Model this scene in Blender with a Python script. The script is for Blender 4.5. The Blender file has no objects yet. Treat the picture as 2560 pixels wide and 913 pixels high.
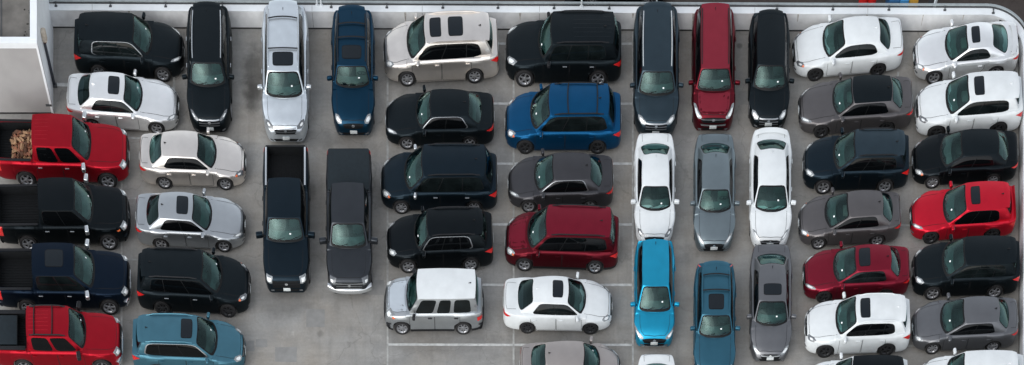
import bpy, bmesh, math, random
import numpy as np
from mathutils import Vector, Matrix
from mathutils.bvhtree import BVHTree
R = math.radians
random.seed(7)
S = bpy.context.scene
C = S.collection

# ---------------------------------------------------------------- survey of the photograph -> metres on the deck
CAMH, PPM, NAD = 95.0, 56.0, 5136.5
CY = -(NAD - 456.5) / PPM            # the camera stands south of the deck
def gx(px, z=0.): return (px - 1280) / PPM * (CAMH - z) / CAMH
def gy(py, z=0.): return ((456.5 - py) / PPM - CY) * (CAMH - z) / CAMH + CY

# ---------------------------------------------------------------- materials
MATS = {}
def nodes(name):
    m = bpy.data.materials.new(name); m.use_nodes = True
    nt = m.node_tree; nt.nodes.clear()
    o = nt.nodes.new('ShaderNodeOutputMaterial')
    return m, nt, o
def mat(name, col, rough=.5, metal=0., coat=0., spec=.5, emis=0, var=.0, scale=6., bump=0.):
    if name in MATS: return MATS[name]
    m, nt, o = nodes(name)
    b = nt.nodes.new('ShaderNodeBsdfPrincipled')
    b.inputs['Roughness'].default_value = rough; b.inputs['Metallic'].default_value = metal
    b.inputs['Coat Weight'].default_value = coat; b.inputs['Coat Roughness'].default_value = .2
    b.inputs['Specular IOR Level'].default_value = spec
    b.inputs['Base Color'].default_value = (*col, 1)
    tc = nt.nodes.new('ShaderNodeTexCoord')
    n = nt.nodes.new('ShaderNodeTexNoise'); n.inputs['Scale'].default_value = scale; n.inputs['Detail'].default_value = 6
    nt.links.new(tc.outputs['Object'], n.inputs['Vector'])
    if var:
        r = nt.nodes.new('ShaderNodeMapRange'); r.inputs[1].default_value = .3; r.inputs[2].default_value = .7
        r.inputs[3].default_value = 1 - var; r.inputs[4].default_value = 1 + var
        nt.links.new(n.outputs[0], r.inputs[0])
        mx = nt.nodes.new('ShaderNodeVectorMath'); mx.operation = 'SCALE'
        mx.inputs[0].default_value = col
        nt.links.new(r.outputs[0], mx.inputs['Scale']); nt.links.new(mx.outputs[0], b.inputs['Base Color'])
    if bump:
        bp = nt.nodes.new('ShaderNodeBump'); bp.inputs['Strength'].default_value = bump; bp.inputs['Distance'].default_value = .01
        nt.links.new(n.outputs[0], bp.inputs['Height']); nt.links.new(bp.outputs[0], b.inputs['Normal'])
    if emis:
        b.inputs['Emission Color'].default_value = (*col, 1); b.inputs['Emission Strength'].default_value = emis
    nt.links.new(b.outputs[0], o.inputs[0])
    MATS[name] = m
    return m
def srgb(r, g, b):
    f = lambda c: ((c/255+.055)/1.055)**2.4 if c > 10 else c/255/12.92
    return (f(r), f(g), f(b))
def paint(name, col, metal=0., rough=.38, coat=.5, spec=.4):
    return mat('paint_'+name, col, rough, metal, coat, spec, var=.05, scale=2.5)

def MP(name, col, metal=.88, rough=.4, coat=.08, spec=.2): return paint(name, col, metal, rough, coat, spec)
P = {
 'black': MP('black', (.010,.014,.017)),
 'black_matte': MP('black_matte', (.014,.020,.024), rough=.45, coat=.03),
 'blueblack': MP('blueblack', (.013,.024,.034)),
 'navy': MP('navy', (.008,.042,.080)),
 'navydark': MP('navydark', (.006,.014,.028)),
 'slate': MP('slate', (.040,.062,.078)),
 'charcoal': MP('charcoal', (.052,.058,.066)),
 'grey': MP('grey', (.175,.180,.190), .85),
 'greybrown': MP('greybrown', (.135,.128,.130), .8),
 'greydark': MP('greydark', (.068,.068,.074), .8),
 'steelgreen': MP('steelgreen', (.20,.245,.265), .85),
 'silver': MP('silver', (.50,.53,.55), .95, .36, .1),
 'silverlight': MP('silverlight', (.96,.975,.97), .85, .36, .1),
 'skysilver': MP('skysilver', (.74,.80,.84), .85, .36, .1),
 'silverwhite': MP('silverwhite', (.84,.86,.86), .95, .36, .1),
 'champagne': MP('champagne', (.86,.81,.755), .97, .36, .1),
 'beige': MP('beige', (.42,.385,.365), .8),
 'white': paint('white', (.68,.715,.725), metal=0., rough=.35, coat=.3),
 'redtruck': MP('redtruck', (.40,.010,.022)),
 'redbright': MP('redbright', (.60,.014,.034), .75),
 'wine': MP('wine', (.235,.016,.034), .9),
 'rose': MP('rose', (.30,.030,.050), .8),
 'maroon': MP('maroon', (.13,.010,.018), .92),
 'blue': MP('blue', (.005,.078,.19), .85),
 'cyan': MP('cyan', (.018,.33,.53), .75),
 'teal': MP('teal', (.070,.185,.245), .75),
 'tealblue': MP('tealblue', (.040,.135,.195), .75),
}
TYRE = mat('tyre_rubber', (.012,.012,.013), .85, var=.2, scale=20)
RIM = mat('alloy', (.42,.43,.45), .35, .8, var=.06)
RIMD = mat('dark_alloy', (.05,.052,.056), .4, .6, var=.06)
WELL = mat('wheel_recess', (.006,.006,.007), .9, var=.1)
SIDEGL = mat('tinted_side_glass', (.002,.0025,.003), .05, spec=.28, var=.05)
SIDEGL2 = mat('clear_side_glass', (.005,.0075,.008), .05, spec=.34, var=.6, scale=1.7)
TRIMB = mat('black_trim', (.006,.007,.008), .5, spec=.2, var=.1)
PLAST = mat('black_plastic', (.012,.013,.015), .6, spec=.25, var=.15)
CHROME = mat('chrome', (.75,.78,.80), .18, .9, var=.03)
CHROMED = mat('dull_chrome', (.35,.37,.39), .3, .85, var=.03)
LENS = mat('headlight_lens', (.25,.27,.28), .12, .3, .8, var=.35, scale=14)
REFL = mat('lamp_reflector', (.85,.88,.88), .15, .3, .8, var=.12, scale=20)
LENSD = mat('dark_headlight_lens', (.13,.14,.15), .12, .3, .8, var=.3, scale=18)
AMBER = mat('amber_lens', (.75,.16,.05), .2, 0, .6, var=.1)
TAIL = mat('red_lens', (.55,.012,.012), .18, 0, .8, var=.15, scale=18)
PLATE = mat('plate_enamel', (.62,.66,.66), .4, var=.2, scale=30)
INTD = mat('interior_dark', (.022,.030,.032), .8, var=.3, scale=8)
INTDASH = mat('interior_dash', (.095,.12,.115), .75, var=.35, scale=4)
SEATD = mat('seat_dark', (.035,.042,.043), .8, var=.2)
SEATL = mat('seat_light', (.16,.17,.16), .8, var=.2)
GLINT = mat('glint_white', (.85,.9,.9), .6, emis=.0, var=.02)  # flat white for the painted glare dots on the windshields
SUNR = mat('sunroof_glass', (.006,.010,.014), .12, spec=.35, var=.05)
LINER = mat('bed_liner', (.005,.006,.007), .8, spec=.2, var=.3, scale=12)
TONNEAU = mat('tonneau_vinyl', (.010,.017,.022), .6, spec=.25, var=.15)
GAP = mat('panel_gap', (.004,.004,.005), .8, var=.05)

def glassmat(name, tint, fac):
    m, nt, o = nodes(name)
    t = nt.nodes.new('ShaderNodeBsdfTransparent'); t.inputs[0].default_value = (*tint, 1)
    g = nt.nodes.new('ShaderNodeBsdfGlossy'); g.inputs[0].default_value = (.62,.93,.90,1); g.inputs['Roughness'].default_value = .07
    mx = nt.nodes.new('ShaderNodeMixShader')
    fr = nt.nodes.new('ShaderNodeFresnel'); fr.inputs[0].default_value = 1.45
    ad = nt.nodes.new('ShaderNodeMath'); ad.operation = 'ADD'; ad.use_clamp = True
    tc = nt.nodes.new('ShaderNodeTexCoord'); n = nt.nodes.new('ShaderNodeTexNoise'); n.inputs['Scale'].default_value = 2.2
    nt.links.new(tc.outputs['Object'], n.inputs['Vector'])
    r = nt.nodes.new('ShaderNodeMapRange'); r.inputs[1].default_value=.3; r.inputs[2].default_value=.7
    r.inputs[3].default_value = fac*.45; r.inputs[4].default_value = fac*1.5
    nt.links.new(n.outputs[0], r.inputs[0])
    nt.links.new(fr.outputs[0], ad.inputs[0]); nt.links.new(r.outputs[0], ad.inputs[1])
    nt.links.new(ad.outputs[0], mx.inputs[0]); nt.links.new(t.outputs[0], mx.inputs[1]); nt.links.new(g.outputs[0], mx.inputs[2])
    nt.links.new(mx.outputs[0], o.inputs[0])
    return m
WSHS = [glassmat('windshield_glass', (.46,.72,.70), .018), glassmat('windshield_glass_clear', (.56,.77,.75), .008), glassmat('windshield_glass_green', (.40,.68,.64), .030)]
RGL = glassmat('rear_glass', (.42,.64,.62), .035)
RGLD = glassmat('tinted_rear_glass', (.16,.20,.22), .0)

# ---------------------------------------------------------------- mesh helpers
def mesh(name, vs, fs, m, parent=None, smooth=40, loc=None, rot=None):
    me = bpy.data.meshes.new(name)
    bm = bmesh.new()
    bv = [bm.verts.new(v) for v in vs]
    for f in fs:
        if len(set(f)) < 3: continue
        try: bm.faces.new([bv[i] for i in f])
        except ValueError: pass
    bmesh.ops.remove_doubles(bm, verts=bm.verts, dist=.0004)
    bmesh.ops.recalc_face_normals(bm, faces=bm.faces)
    return finish(name, bm, me, m, parent, smooth, loc, rot)
def finish(name, bm, me, m, parent, smooth=40, loc=None, rot=None):
    loose = [v for v in bm.verts if not v.link_faces]
    if loose: bmesh.ops.delete(bm, geom=loose, context='VERTS')
    if smooth:
        for f in bm.faces: f.smooth = True
        for e in bm.edges:
            if len(e.link_faces) == 2 and e.calc_face_angle(0) > R(smooth): e.smooth = False
    bm.to_mesh(me); bm.free()
    me.materials.append(m)
    o = bpy.data.objects.new(name, me); C.objects.link(o)
    if parent: o.parent = parent
    if loc is not None: o.location = loc
    if rot is not None: o.rotation_euler = rot
    return o
def empty(name, loc, rz, label, cat, group=None):
    o = bpy.data.objects.new(name, None); C.objects.link(o)
    o.location = loc; o.rotation_euler = (0, 0, rz); o.empty_display_size = .3
    tag(o, label, cat, group); return o
def tag(o, label, cat, group=None):
    o['label'] = label; o['category'] = cat
    if group: o['group'] = group
    return o
class MB:
    def __init__(s): s.bm = bmesh.new()
    def box(s, c, d, rot=None, bevel=0., seg=2):
        g = bmesh.ops.create_cube(s.bm, size=1.)
        vs = g['verts']
        M = Matrix.Translation(c) @ (rot.to_4x4() if rot else Matrix()) @ Matrix.Diagonal((*d, 1))
        bmesh.ops.transform(s.bm, matrix=M, verts=vs)
        if bevel:
            es = list({e for v in vs for e in v.link_edges})
            bmesh.ops.bevel(s.bm, geom=es, offset=bevel, segments=seg, affect='EDGES', profile=.5)
        return s
    def tube(s, pts, r, n=8, cap=True):
        pts = [Vector(p) for p in pts]; rings = []
        for i, p in enumerate(pts):
            d = (pts[min(i+1, len(pts)-1)] - pts[max(i-1, 0)]).normalized()
            a = d.orthogonal().normalized() if i == 0 else (pa - d*pa.dot(d)).normalized()
            pa = a; b = d.cross(a)
            rr = r[i] if isinstance(r, (list, tuple)) else r
            rings.append([s.bm.verts.new(p + (a*math.cos(2*math.pi*k/n) + b*math.sin(2*math.pi*k/n))*rr) for k in range(n)])
        for A, B in zip(rings, rings[1:]):
            for k in range(n): s.bm.faces.new((A[k], A[(k+1) % n], B[(k+1) % n], B[k]))
        if cap:
            s.bm.faces.new(rings[0][::-1]); s.bm.faces.new(rings[-1])
        return s
    def lathe(s, prof, n=28, axis='Y'):
        rings = []
        for (r, a) in prof:
            rr = []
            for k in range(n):
                t = 2*math.pi*k/n
                rr.append(s.bm.verts.new((r*math.cos(t), a, r*math.sin(t)) if axis == 'Y' else (r*math.cos(t), r*math.sin(t), a)))
            rings.append(rr)
        for A, B in zip(rings, rings[1:]):
            for k in range(n): s.bm.faces.new((A[k], A[(k+1) % n], B[(k+1) % n], B[k]))
        return s
    def cap(s, r, a, n=28, axis='Y'):
        s.bm.faces.new([s.bm.verts.new((r*math.cos(2*math.pi*k/n), a, r*math.sin(2*math.pi*k/n)) if axis == 'Y' else (r*math.cos(2*math.pi*k/n), r*math.sin(2*math.pi*k/n), a)) for k in range(n)])
        return s
    def build(s, name, m, parent=None, smooth=40, loc=None, rot=None):
        bmesh.ops.remove_doubles(s.bm, verts=s.bm.verts, dist=.0003)
        bmesh.ops.recalc_face_normals(s.bm, faces=s.bm.faces)
        return finish(name, s.bm, bpy.data.meshes.new(name), m, parent, smooth, loc, rot)

# ---------------------------------------------------------------- wheels (unit radius meshes shared by every car)
def wheel_meshes(ns, double=False, hub=.16):
    t = MB(); t.lathe([(.66,-.28),(.70,-.33),(.90,-.335),(.97,-.29),(1.,-.20),(1.,.20),(.97,.29),(.90,.335),(.70,.33),(.66,.28)], 32)
    ty = t.build('tyre', TYRE)
    r = MB(); r.lathe([(.55,.10),(.60,.26),(.66,.31),(.70,.325),(.705,.30)], 32)
    for k in range(ns):
        a = 2*math.pi*k/ns
        offs = (-.10, .10) if double else (0,)
        for o_ in offs:
            w0, w1 = (.10, .09) if double else (.17, .12)
            d = Vector((math.cos(a), 0, math.sin(a))); p = Vector((-math.sin(a), 0, math.cos(a)))
            vs = []
            for rr, w, yy in ((hub*.7, w0, .27), (.66, w1, .29)):
                for sgn in (-1, 1):
                    vs.append(r.bm.verts.new(d*rr + p*(sgn*w*.5 + o_*rr*1.3) + Vector((0, yy, 0))))
            for rr, w, yy in ((hub*.7, w0*1.3, .17), (.66, w1*1.3, .19)):
                for sgn in (-1, 1):
                    vs.append(r.bm.verts.new(d*rr + p*(sgn*w*.5 + o_*rr*1.3) + Vector((0, yy, 0))))
            for q in ((0,1,3,2),(0,2,6,4),(1,5,7,3),(4,6,7,5)): r.bm.faces.new([vs[i] for i in q])
    r.lathe([(0.001,.31),(hub*.9,.30),(hub,.26),(hub,.15)], 16)
    ri = r.build('rim', RIM)
    h = MB(); h.cap(.62, .08); h.lathe([(.62,.08),(.66,-.2)], 28); hu = h.build('wheel', WELL)
    out = (ty.data, ri.data, hu.data)
    for o in (ty, ri, hu): bpy.data.objects.remove(o)
    return out
WHEELS = [wheel_meshes(5), wheel_meshes(7), wheel_meshes(10, hub=.14), wheel_meshes(5, True), wheel_meshes(6)]

# ---------------------------------------------------------------- interpolation
def pchip(pts):
    xs = [p[0] for p in pts]; ys = [p[1] for p in pts]; n = len(xs)
    h = [xs[i+1]-xs[i] for i in range(n-1)]; dl = [(ys[i+1]-ys[i])/h[i] for i in range(n-1)]
    m = [dl[0]] + [0]*(n-2) + [dl[-1]]
    for i in range(1, n-1):
        if dl[i-1]*dl[i] > 0:
            w1 = 2*h[i]+h[i-1]; w2 = h[i]+2*h[i-1]; m[i] = (w1+w2)/(w1/dl[i-1]+w2/dl[i])
    def f(x):
        if x <= xs[0]: return ys[0]
        if x >= xs[-1]: return ys[-1]
        i = max(j for j in range(n-1) if xs[j] <= x); t = (x-xs[i])/h[i]
        return (2*t**3-3*t*t+1)*ys[i] + (t**3-2*t*t+t)*h[i]*m[i] + (-2*t**3+3*t*t)*ys[i+1] + (t**3-t*t)*h[i]*m[i+1]
    return f
def lerp(a, b, t): return a + (b-a)*t
def sgnpow(o, n):
    k = (abs(o[0])**n + abs(o[1])**n)**(1/n)
    return (o[0]/k, o[1]/k) if k else (0, 0)
SQ = []
for k in range(8): SQ.append((-1+2*k/8, -1))
for k in range(8): SQ.append((1, -1+2*k/8))
for k in range(8): SQ.append((1-2*k/8, 1))
for k in range(8): SQ.append((-1, 1-2*k/8))

KIND = {   # front profile (f,z), cowl z, belt rear z, deck/tail profile, W, H, roof half ratio, wheel radius, wheel positions
 'sedan': dict(W=1.82, H=1.46, nose=[(0,.52),(.006,.60),(.02,.68),(.05,.755),(.10,.82)], zc=.94, zb=1.02, tail=[(.955,1.045),(.982,1.02),(.994,.90),(1,.66)], wr=.645, wg=.885, rw=.325, wf=.195, wb=.775, dlo=(.02,.18), n=7),
 'coupe': dict(W=1.80, H=1.40, nose=[(0,.50),(.006,.58),(.02,.66),(.05,.74),(.10,.80)], zc=.92, zb=1.02, tail=[(.955,1.04),(.982,1.02),(.994,.90),(1,.64)], wr=.63, wg=.875, rw=.335, wf=.19, wb=.785, dlo=(.03,.25), n=4.),
 'suv': dict(W=1.85, H=1.70, nose=[(0,.60),(.005,.74),(.018,.83),(.045,.91),(.10,.98)], zc=1.08, zb=1.16, tail=[(.988,1.17),(.994,1.02),(1,.74)], wr=.68, wg=.90, rw=.36, wf=.195, wb=.785, dlo=(.03,.11), n=7.),
 'van': dict(W=1.98, H=1.76, nose=[(0,.56),(.006,.68),(.02,.78),(.05,.87),(.10,.95)], zc=1.05, zb=1.10, tail=[(.990,1.12),(.995,1.0),(1,.72)], wr=.72, wg=.90, rw=.345, wf=.175, wb=.80, dlo=(.03,.07), n=6.),
 'box': dict(W=1.80, H=1.74, nose=[(0,.62),(.006,.78),(.018,.90),(.045,.98),(.10,1.02)], zc=1.08, zb=1.12, tail=[(.992,1.14),(.996,1.0),(1,.72)], wr=.72, wg=.91, rw=.345, wf=.17, wb=.80, dlo=(.04,.06), n=7.),
 'pickup': dict(W=2.0, H=1.90, nose=[(0,.78),(.004,.95),(.012,1.05),(.035,1.12),(.09,1.17)], zc=1.22, zb=1.26, tail=[(.985,1.30),(.995,1.28),(1,1.22)], wr=.70, wg=.89, rw=.40, wf=.165, wb=.79, dlo=(.05,.06), n=7.),
}
NCARS = 0
def build_car(kind, L, W=None, H=None, fw0=.26, fw1=.43, fr1=.77, fr0=.90, col='white', label='', cat='car', name='parked_car',
              roof=None, loc=(0,0), rz=0., trim=None, rails=None, sunroof=(), cross=(), handle=None, mirror=None, light='clear',
              wheel=0, rimdark=False, tinted=False, pillar=None, doors=2, tail_shape=None, bed=None, spoiler=None, bumper=None,
              antenna=True, permit=True, grille='chrome', hood=None, seat='dark', skip_amber=True, ribs=None, swept=False, lip=None, wr=None, sill=None, over=None):
    global NCARS
    NCARS += 1
    K = dict(KIND[kind])
    if over: K.update(over)
    W = W or K['W']; H = H or K['H']; dz = (H - K['H'])*.45
    if wr: K['wr'] = wr
    hw = W/2; pm = P[col]; rm = P[roof] if roof else pm
    root = empty(name, (loc[0], loc[1], 0), rz, label, cat, 'cars packed together on the parking deck')
    X = lambda f: L/2 - f*L
    rw = K['rw']; xwf, xwb = X(K['wf']), X(K['wb']); AR = rw*1.14
    zc, zb = K['zc']+dz, K['zb']+dz
    cabrear = fr0
    prof = [(f, z+dz*.7) for f, z in K['nose']]
    prof += [(fw0-.005 if fw0-.005 > .12 else .13, zc)]
    if kind == 'pickup': prof += [(fr0, zb), (fr0+.02, zb+.02)]
    else: prof += [(min(fr0, K['tail'][0][0]-.015), zb)]
    prof += [(f, z+dz) for f, z in K['tail']]
    zt = pchip(prof)
    endw = {'pickup': (.64,.72,.81,.885,.945,.98), 'box': (.62,.72,.81,.89,.95,.985), 'van': (.50,.61,.73,.84,.93,.98)}.get(kind, (.46,.57,.69,.80,.905,.97))
    rj = random.Random(NCARS*17); sgl = rj.random() < .45; q_ = rj.uniform(.82, 1.12); endw = tuple(1-(1-e)*q_ for e in endw)
    if seat == 'dark' and rj.random() < .35: seat = 'light'
    rearw = {'pickup': (.99,.975,.96,.95), 'box': (.985,.945,.89,.80), 'van': (.98,.93,.86,.72), 'suv': (.98,.925,.865,.73)}.get(kind, (.955,.87,.77,.58))
    wf_ = pchip([(0,endw[0]),(.006,endw[1]),(.022,endw[2]),(.05,endw[3]),(.10,endw[4]),(.16,endw[5]),(.24,1.),(.76,1.),(.90,rearw[0]),(.96,rearw[1]),(.985,rearw[2]),(1,rearw[3])])
    zbm = pchip([(0,.34),(.02,.24),(.06,.20),(.5,.21),(.93,.24),(.98,.29),(1,.38)] if kind != 'pickup' else [(0,.46),(.02,.40),(.06,.34),(.5,.36),(.94,.40),(1,.50)])
    def zbot(f):
        z = zbm(f); x = X(f)
        for xw in (xwf, xwb):
            d = abs(x-xw)
            if d < AR: z = max(z, rw + math.sqrt(max(0, AR*AR-d*d)) if d < AR*.999 else rw)
        return z
    bd0 = (fr0+.012, .982) if kind == 'pickup' and bed != 'none' else None
    cab = (fw0+.065, {'pickup': fr0-.02, 'sedan': fr0-.06, 'coupe': fr0-.065}.get(kind, fr0-.04))
    fs = [0,.003,.006,.012,.02,.033,.05,.07,.09,.11] + [i*.02 for i in range(6, 48)] + [.955,.97,.98,.988,.994,.997,1.]
    for fx in (K['wf'], K['wb']):
        for q in (1.001,.999,.985,.95,.88,.78,.65,.5,.33,.16,0): fs += [fx+AR/L*q, fx-AR/L*q]
    pairs = [cab] + ([bd0] if bd0 else [])
    for a, b in pairs: fs += [a-.0015, a+.0015, b-.0015, b+.0015]
    fs = sorted(set(round(f, 5) for f in fs if 0 <= f <= 1))
    wgr = K['wg']
    secs = []
    for f in fs:
        w = hw*wf_(f); zt_ = zt(f); z0 = zbot(f)
        incab = cab[0] < f < cab[1]; inbed = bd0 and bd0[0] < f < bd0[1]
        # shoulder drop
        if f < fw0: dr = lerp(.13, .07, min(1, f/fw0)) if kind not in ('pickup', 'box') else .07
        elif f > fr0: dr = .045
        else: dr = .03
        if f < .05: dr = min(dr, (zt_-z0)*.35)
        if f > .98: dr = min(dr, .04)
        zs = zt_ - dr
        fl = 0.
        for xw in (xwf, xwb): fl += .018*math.exp(-((X(f)-xw)/(AR*1.1))**2)
        pts = [(0, z0), (w*.80, z0)]
        for t, k in ((0,.945),(.06,.975),(.2,.995),(.42,1.0),(.62,1.0),(.74,.985),(.86,.975),(.95,.955),(1.,.925)):
            yy = w*k + (fl if t < .7 else fl*.4)
            if kind == 'pickup' and t >= .86: yy = w*(k+.02)
            pts.append((yy, lerp(z0, zs, t)))
        wi = hw*wgr*min(1, wf_(f)/.99)
        ws = pts[-1][0]
        if incab:
            fl_ = zs-.38
            top = [(wi*.985, zt_-.004), (wi*.925, zt_-.006), (wi*.91, fl_), (wi*.5, fl_), (wi*.2, fl_), (0, fl_)]
        elif inbed:
            top = [(w*.93, zt_), (w*.80, zt_), (w*.785, zt_-.03), (w*.78, .90), (w*.4, .90), (0, .90)]
        else:
            top = []
            for q in (.955,.88,.72,.5,.25,0):
                y = ws*q; top.append((y, zt_ - (zt_-zs)*q**3.2))
        secs.append(pts + top)
    nb = len(secs[0])
    vs = []; buckets = {}
    for f, sec in zip(fs, secs):
        for (y, z) in sec: vs.append((X(f), y, z))
    n1 = len(vs)
    for f, sec in zip(fs, secs):
        for (y, z) in sec: vs.append((X(f), -y, z))
    for i in range(len(fs)-1):
        fm = (fs[i]+fs[i+1])/2
        for j in range(nb-1):
            for off in (0, n1):
                q = (off+i*nb+j, off+(i+1)*nb+j, off+(i+1)*nb+j+1, off+i*nb+j+1)
                if j < 1: b = 'under'
                elif j < 2: b = 'under'
                elif j >= 12 and cab[0]-.002 < fm < cab[1]+.002: b = 'interior'
                elif j >= 12 and bd0 and bd0[0]-.002 < fm < bd0[1]+.002: b = 'bed'
                elif sill and j < 4: b = 'sill'
                else: b = 'body'
                buckets.setdefault(b, []).append(q)
    for i in (0, len(fs)-1):
        buckets['body'].append([i*nb+j for j in range(nb)] + [n1+i*nb+j for j in range(nb-2, 0, -1)])
    body = mesh('body', vs, buckets['body'], pm, root, 38)
    if 'sill' in buckets: mesh('sill_cladding', vs, buckets['sill'], PLAST if sill is True else P[sill], root, 38)
    mesh('underbody', vs, buckets['under'], WELL, root, 30)
    mesh('interior', vs, buckets['interior'], INTD, root, 30)
    if 'bed' in buckets: mesh('cargo_bed', vs, buckets['bed'], LINER, root, 30)
    # ---------------------------------------------- greenhouse
    wgF = hw*wgr*.965*min(1, wf_(fw0+.05)); wgR = hw*wgr*(.965 if kind in ('sedan','coupe') else .985)*min(1, wf_(fr0))
    wR = hw*K['wr']; wRr = wR*(.93 if kind in ('sedan','coupe') else .97)
    bow0, bow1 = {'pickup': (.16,.06), 'box': (.14,.06), 'van': (.26,.10)}.get(kind, (.22,.08))
    bowr0, bowr1 = {'sedan': (.14,.07), 'coupe': (.16,.07), 'pickup': (.02,.02), 'box': (.05,.04)}.get(kind, (.09,.06))
    crown = {'box': .03, 'pickup': .035}.get(kind, .05)
    zF = H - (.05 if kind not in ('sedan','coupe') else .065); zR = H - (.045 if kind not in ('sedan','coupe') else .075)
    if kind in ('suv',): zR = H-.07
    zbF, zbR = zt(fw0)-.015, zt(fr0)-.02
    if fr0 > .94: zbR = zb-.02
    def f_base(u): return Vector((X(fw0)-bow0*abs(u)**2.3, wgF*u, zbF+.0-.035*u*u))
    def f_roof(u): return Vector((X(fw1)-bow1*abs(u)**2.3, wR*u, zF-crown*u*u))
    def r_base(u): return Vector((X(fr0)+bowr0*abs(u)**2.3, wgR*u, zbR-.03*u*u))
    def r_roof(u): return Vector((X(fr1)+bowr1*abs(u)**2.3, wRr*u, zR-crown*u*u))
    def s_base(s, t):
        a, b = f_base(s), r_base(s); p = a.lerp(b, t); p.y += s*.035*4*t*(1-t); return p
    def s_roof(s, t):
        a, b = f_roof(s), r_roof(s); p = a.lerp(b, t); p.y += s*.03*4*t*(1-t); p.z += .035*4*t*(1-t) if kind in ('sedan','coupe') else .018*4*t*(1-t); return p
    def Pf(a, b): # a,b in [-1,1]
        v = (b+1)/2; p = f_base(a).lerp(f_roof(a), v); k = .045*4*v*(1-v)*(1-a*a); return p + Vector((k*.5, 0, k))
    def Pr(a, b):
        v = (b+1)/2; p = r_base(a).lerp(r_roof(a), v); k = .04*4*v*(1-v)*(1-a*a)*(0.4 if kind == 'pickup' else 1); return p + Vector((-k*.6, 0, k*.8))
    def Ps(s):
        def g(a, b):
            t = (a+1)/2; v = (b+1)/2; p = s_base(s, t).lerp(s_roof(s, t), v); k = .028*4*v*(1-v)*(1-a**6); return p + Vector((0, s*k, k*.5))
        return g
    def Pt(a, b): # roof: a along (-1 front..1 rear), b across
        t = (a+1)/2; u = b
        F, Rr = f_roof(u), r_roof(u); l, r_ = s_roof(-1, t), s_roof(1, t); w_ = (u+1)/2
        c00, c01, c10, c11 = f_roof(-1), f_roof(1), r_roof(-1), r_roof(1)
        p = F.lerp(Rr, t) + l.lerp(r_, w_) - (c00.lerp(c01, w_)).lerp(c10.lerp(c11, w_), t)
        p.z += .022*4*t*(1-t)*(1-u*u) + .0
        return p
    def normal(fn, a, b, out):
        e = .02
        n = (fn(a+e, b)-fn(a-e, b)).cross(fn(a, b+e)-fn(a, b-e)).normalized()
        if n.dot(out) < 0: n = -n
        return n
    def panel(fn, c, h, n, out, rings_frame=3, frame_b=None, trimw=0.):
        """frame from the panel's border to an inset super-ellipse"""
        N = len(SQ); V = []; Fq = []
        inner = [(c[0]+h[0]*sgnpow(o, n)[0], c[1]+h[1]*sgnpow(o, n)[1]) for o in SQ]
        for k in range(rings_frame+1):
            t = k/rings_frame
            for o, i_ in zip(SQ, inner): V.append(fn(lerp(o[0], i_[0], t), lerp(o[1], i_[1], t)))
        for k in range(rings_frame):
            for j in range(N): Fq.append((k*N+j, k*N+(j+1) % N, (k+1)*N+(j+1) % N, (k+1)*N+j))
        return V, Fq
    def disc(fn, c, h, n, out, off, s0=1., s1=0., rings=5):
        N = len(SQ); V = []; Fq = []
        for k in range(rings+1):
            s_ = lerp(s0, s1, k/rings)
            if s_ == 0:
                p = fn(*c); V.append(p + normal(fn, *c, out)*off if off else p)
            else:
                for o in SQ:
                    e = sgnpow(o, lerp(2.2, n, s_) if s1 == 0 else n); a, b = c[0]+h[0]*s_*e[0], c[1]+h[1]*s_*e[1]
                    V.append(fn(a, b) + (normal(fn, a, b, out)*off if off else Vector()))
        for k in range(rings):
            last = (lerp(s0, s1, (k+1)/rings) == 0)
            for j in range(N):
                if last: Fq.append((k*N+j, k*N+(j+1) % N, (k+1)*N))
                else: Fq.append((k*N+j, k*N+(j+1) % N, (k+1)*N+(j+1) % N, (k+1)*N+j))
        return V, Fq
    # frame = pillars and the skin around the glass
    FV, FF = [], []
    def addp(VF):
        b = len(FV); FV.extend(VF[0]); FF.extend([tuple(i+b for i in q) for q in VF[1]])
    fo, ro = Vector((.6, 0, 1)), Vector((-.6, 0, 1) if kind != 'pickup' else (-1, 0, .2))
    wc, wh = (0, .015), (.95, .955)
    if kind in ('sedan', 'coupe'): rc, rh = (0, .02), (.92, .90)
    elif kind == 'pickup': rc, rh = (0, -.02), (.86, .70)
    else: rc, rh = (0, .1), (.86, .74)
    addp(panel(Pf, wc, wh, 9, fo)); addp(panel(Pr, rc, rh, 7, ro))
    for s in (1, -1):
        g = Ps(s); V = []; Fq = []
        nu, nv = 16, 6
        for i in range(nu+1):
            for j in range(nv+1): V.append(g(-1+2*i/nu, -1+2*j/nv))
        for i in range(nu):
            for j in range(nv):
                a = i*(nv+1)+j; Fq.append((a, a+nv+1, a+nv+2, a+1))
        addp((V, Fq))
    mesh('cabin_frame', FV, FF, pm, root, 30)
    V = []; Fq = []; nu, nv = 16, 12
    for i in range(nu+1):
        for j in range(nv+1): V.append(Pt(-1+2*i/nu, -1+2*j/nv))
    for i in range(nu):
        for j in range(nv):
            a = i*(nv+1)+j; Fq.append((a, a+nv+1, a+nv+2, a+1))
    roofo = mesh('roof', V, Fq, rm, root, 30)
    # glass + frit
    w_ = mesh('windshield', *disc(Pf, (0, .055), (.895, .80), 8, fo, 0), WSHS[NCARS % 3], root, 60)
    mesh('windshield_border', *disc2(Pf, wc, wh, 9, (0, .055), (.895, .80), 8), TRIMB, w_, 60)
    rg = mesh('rear_window', *disc(Pr, rc, (rh[0]*.95, rh[1]*.93), 7, ro, 0), RGLD if tinted else RGL, root, 60)
    mesh('rear_window_border', *disc2(Pr, rc, rh, 7, rc, (rh[0]*.95, rh[1]*.93), 7), TRIMB, rg, 60)
    # side windows
    d0, d1 = K['dlo']; a0, a1 = -1+2*d0, 1-2*d1
    ac, ah = (a0+a1)/2, (a1-a0)/2; bc, bh = (-.02, .87) if kind in ('sedan','coupe') else (.0, .91)
    nn = K['n']
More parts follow.
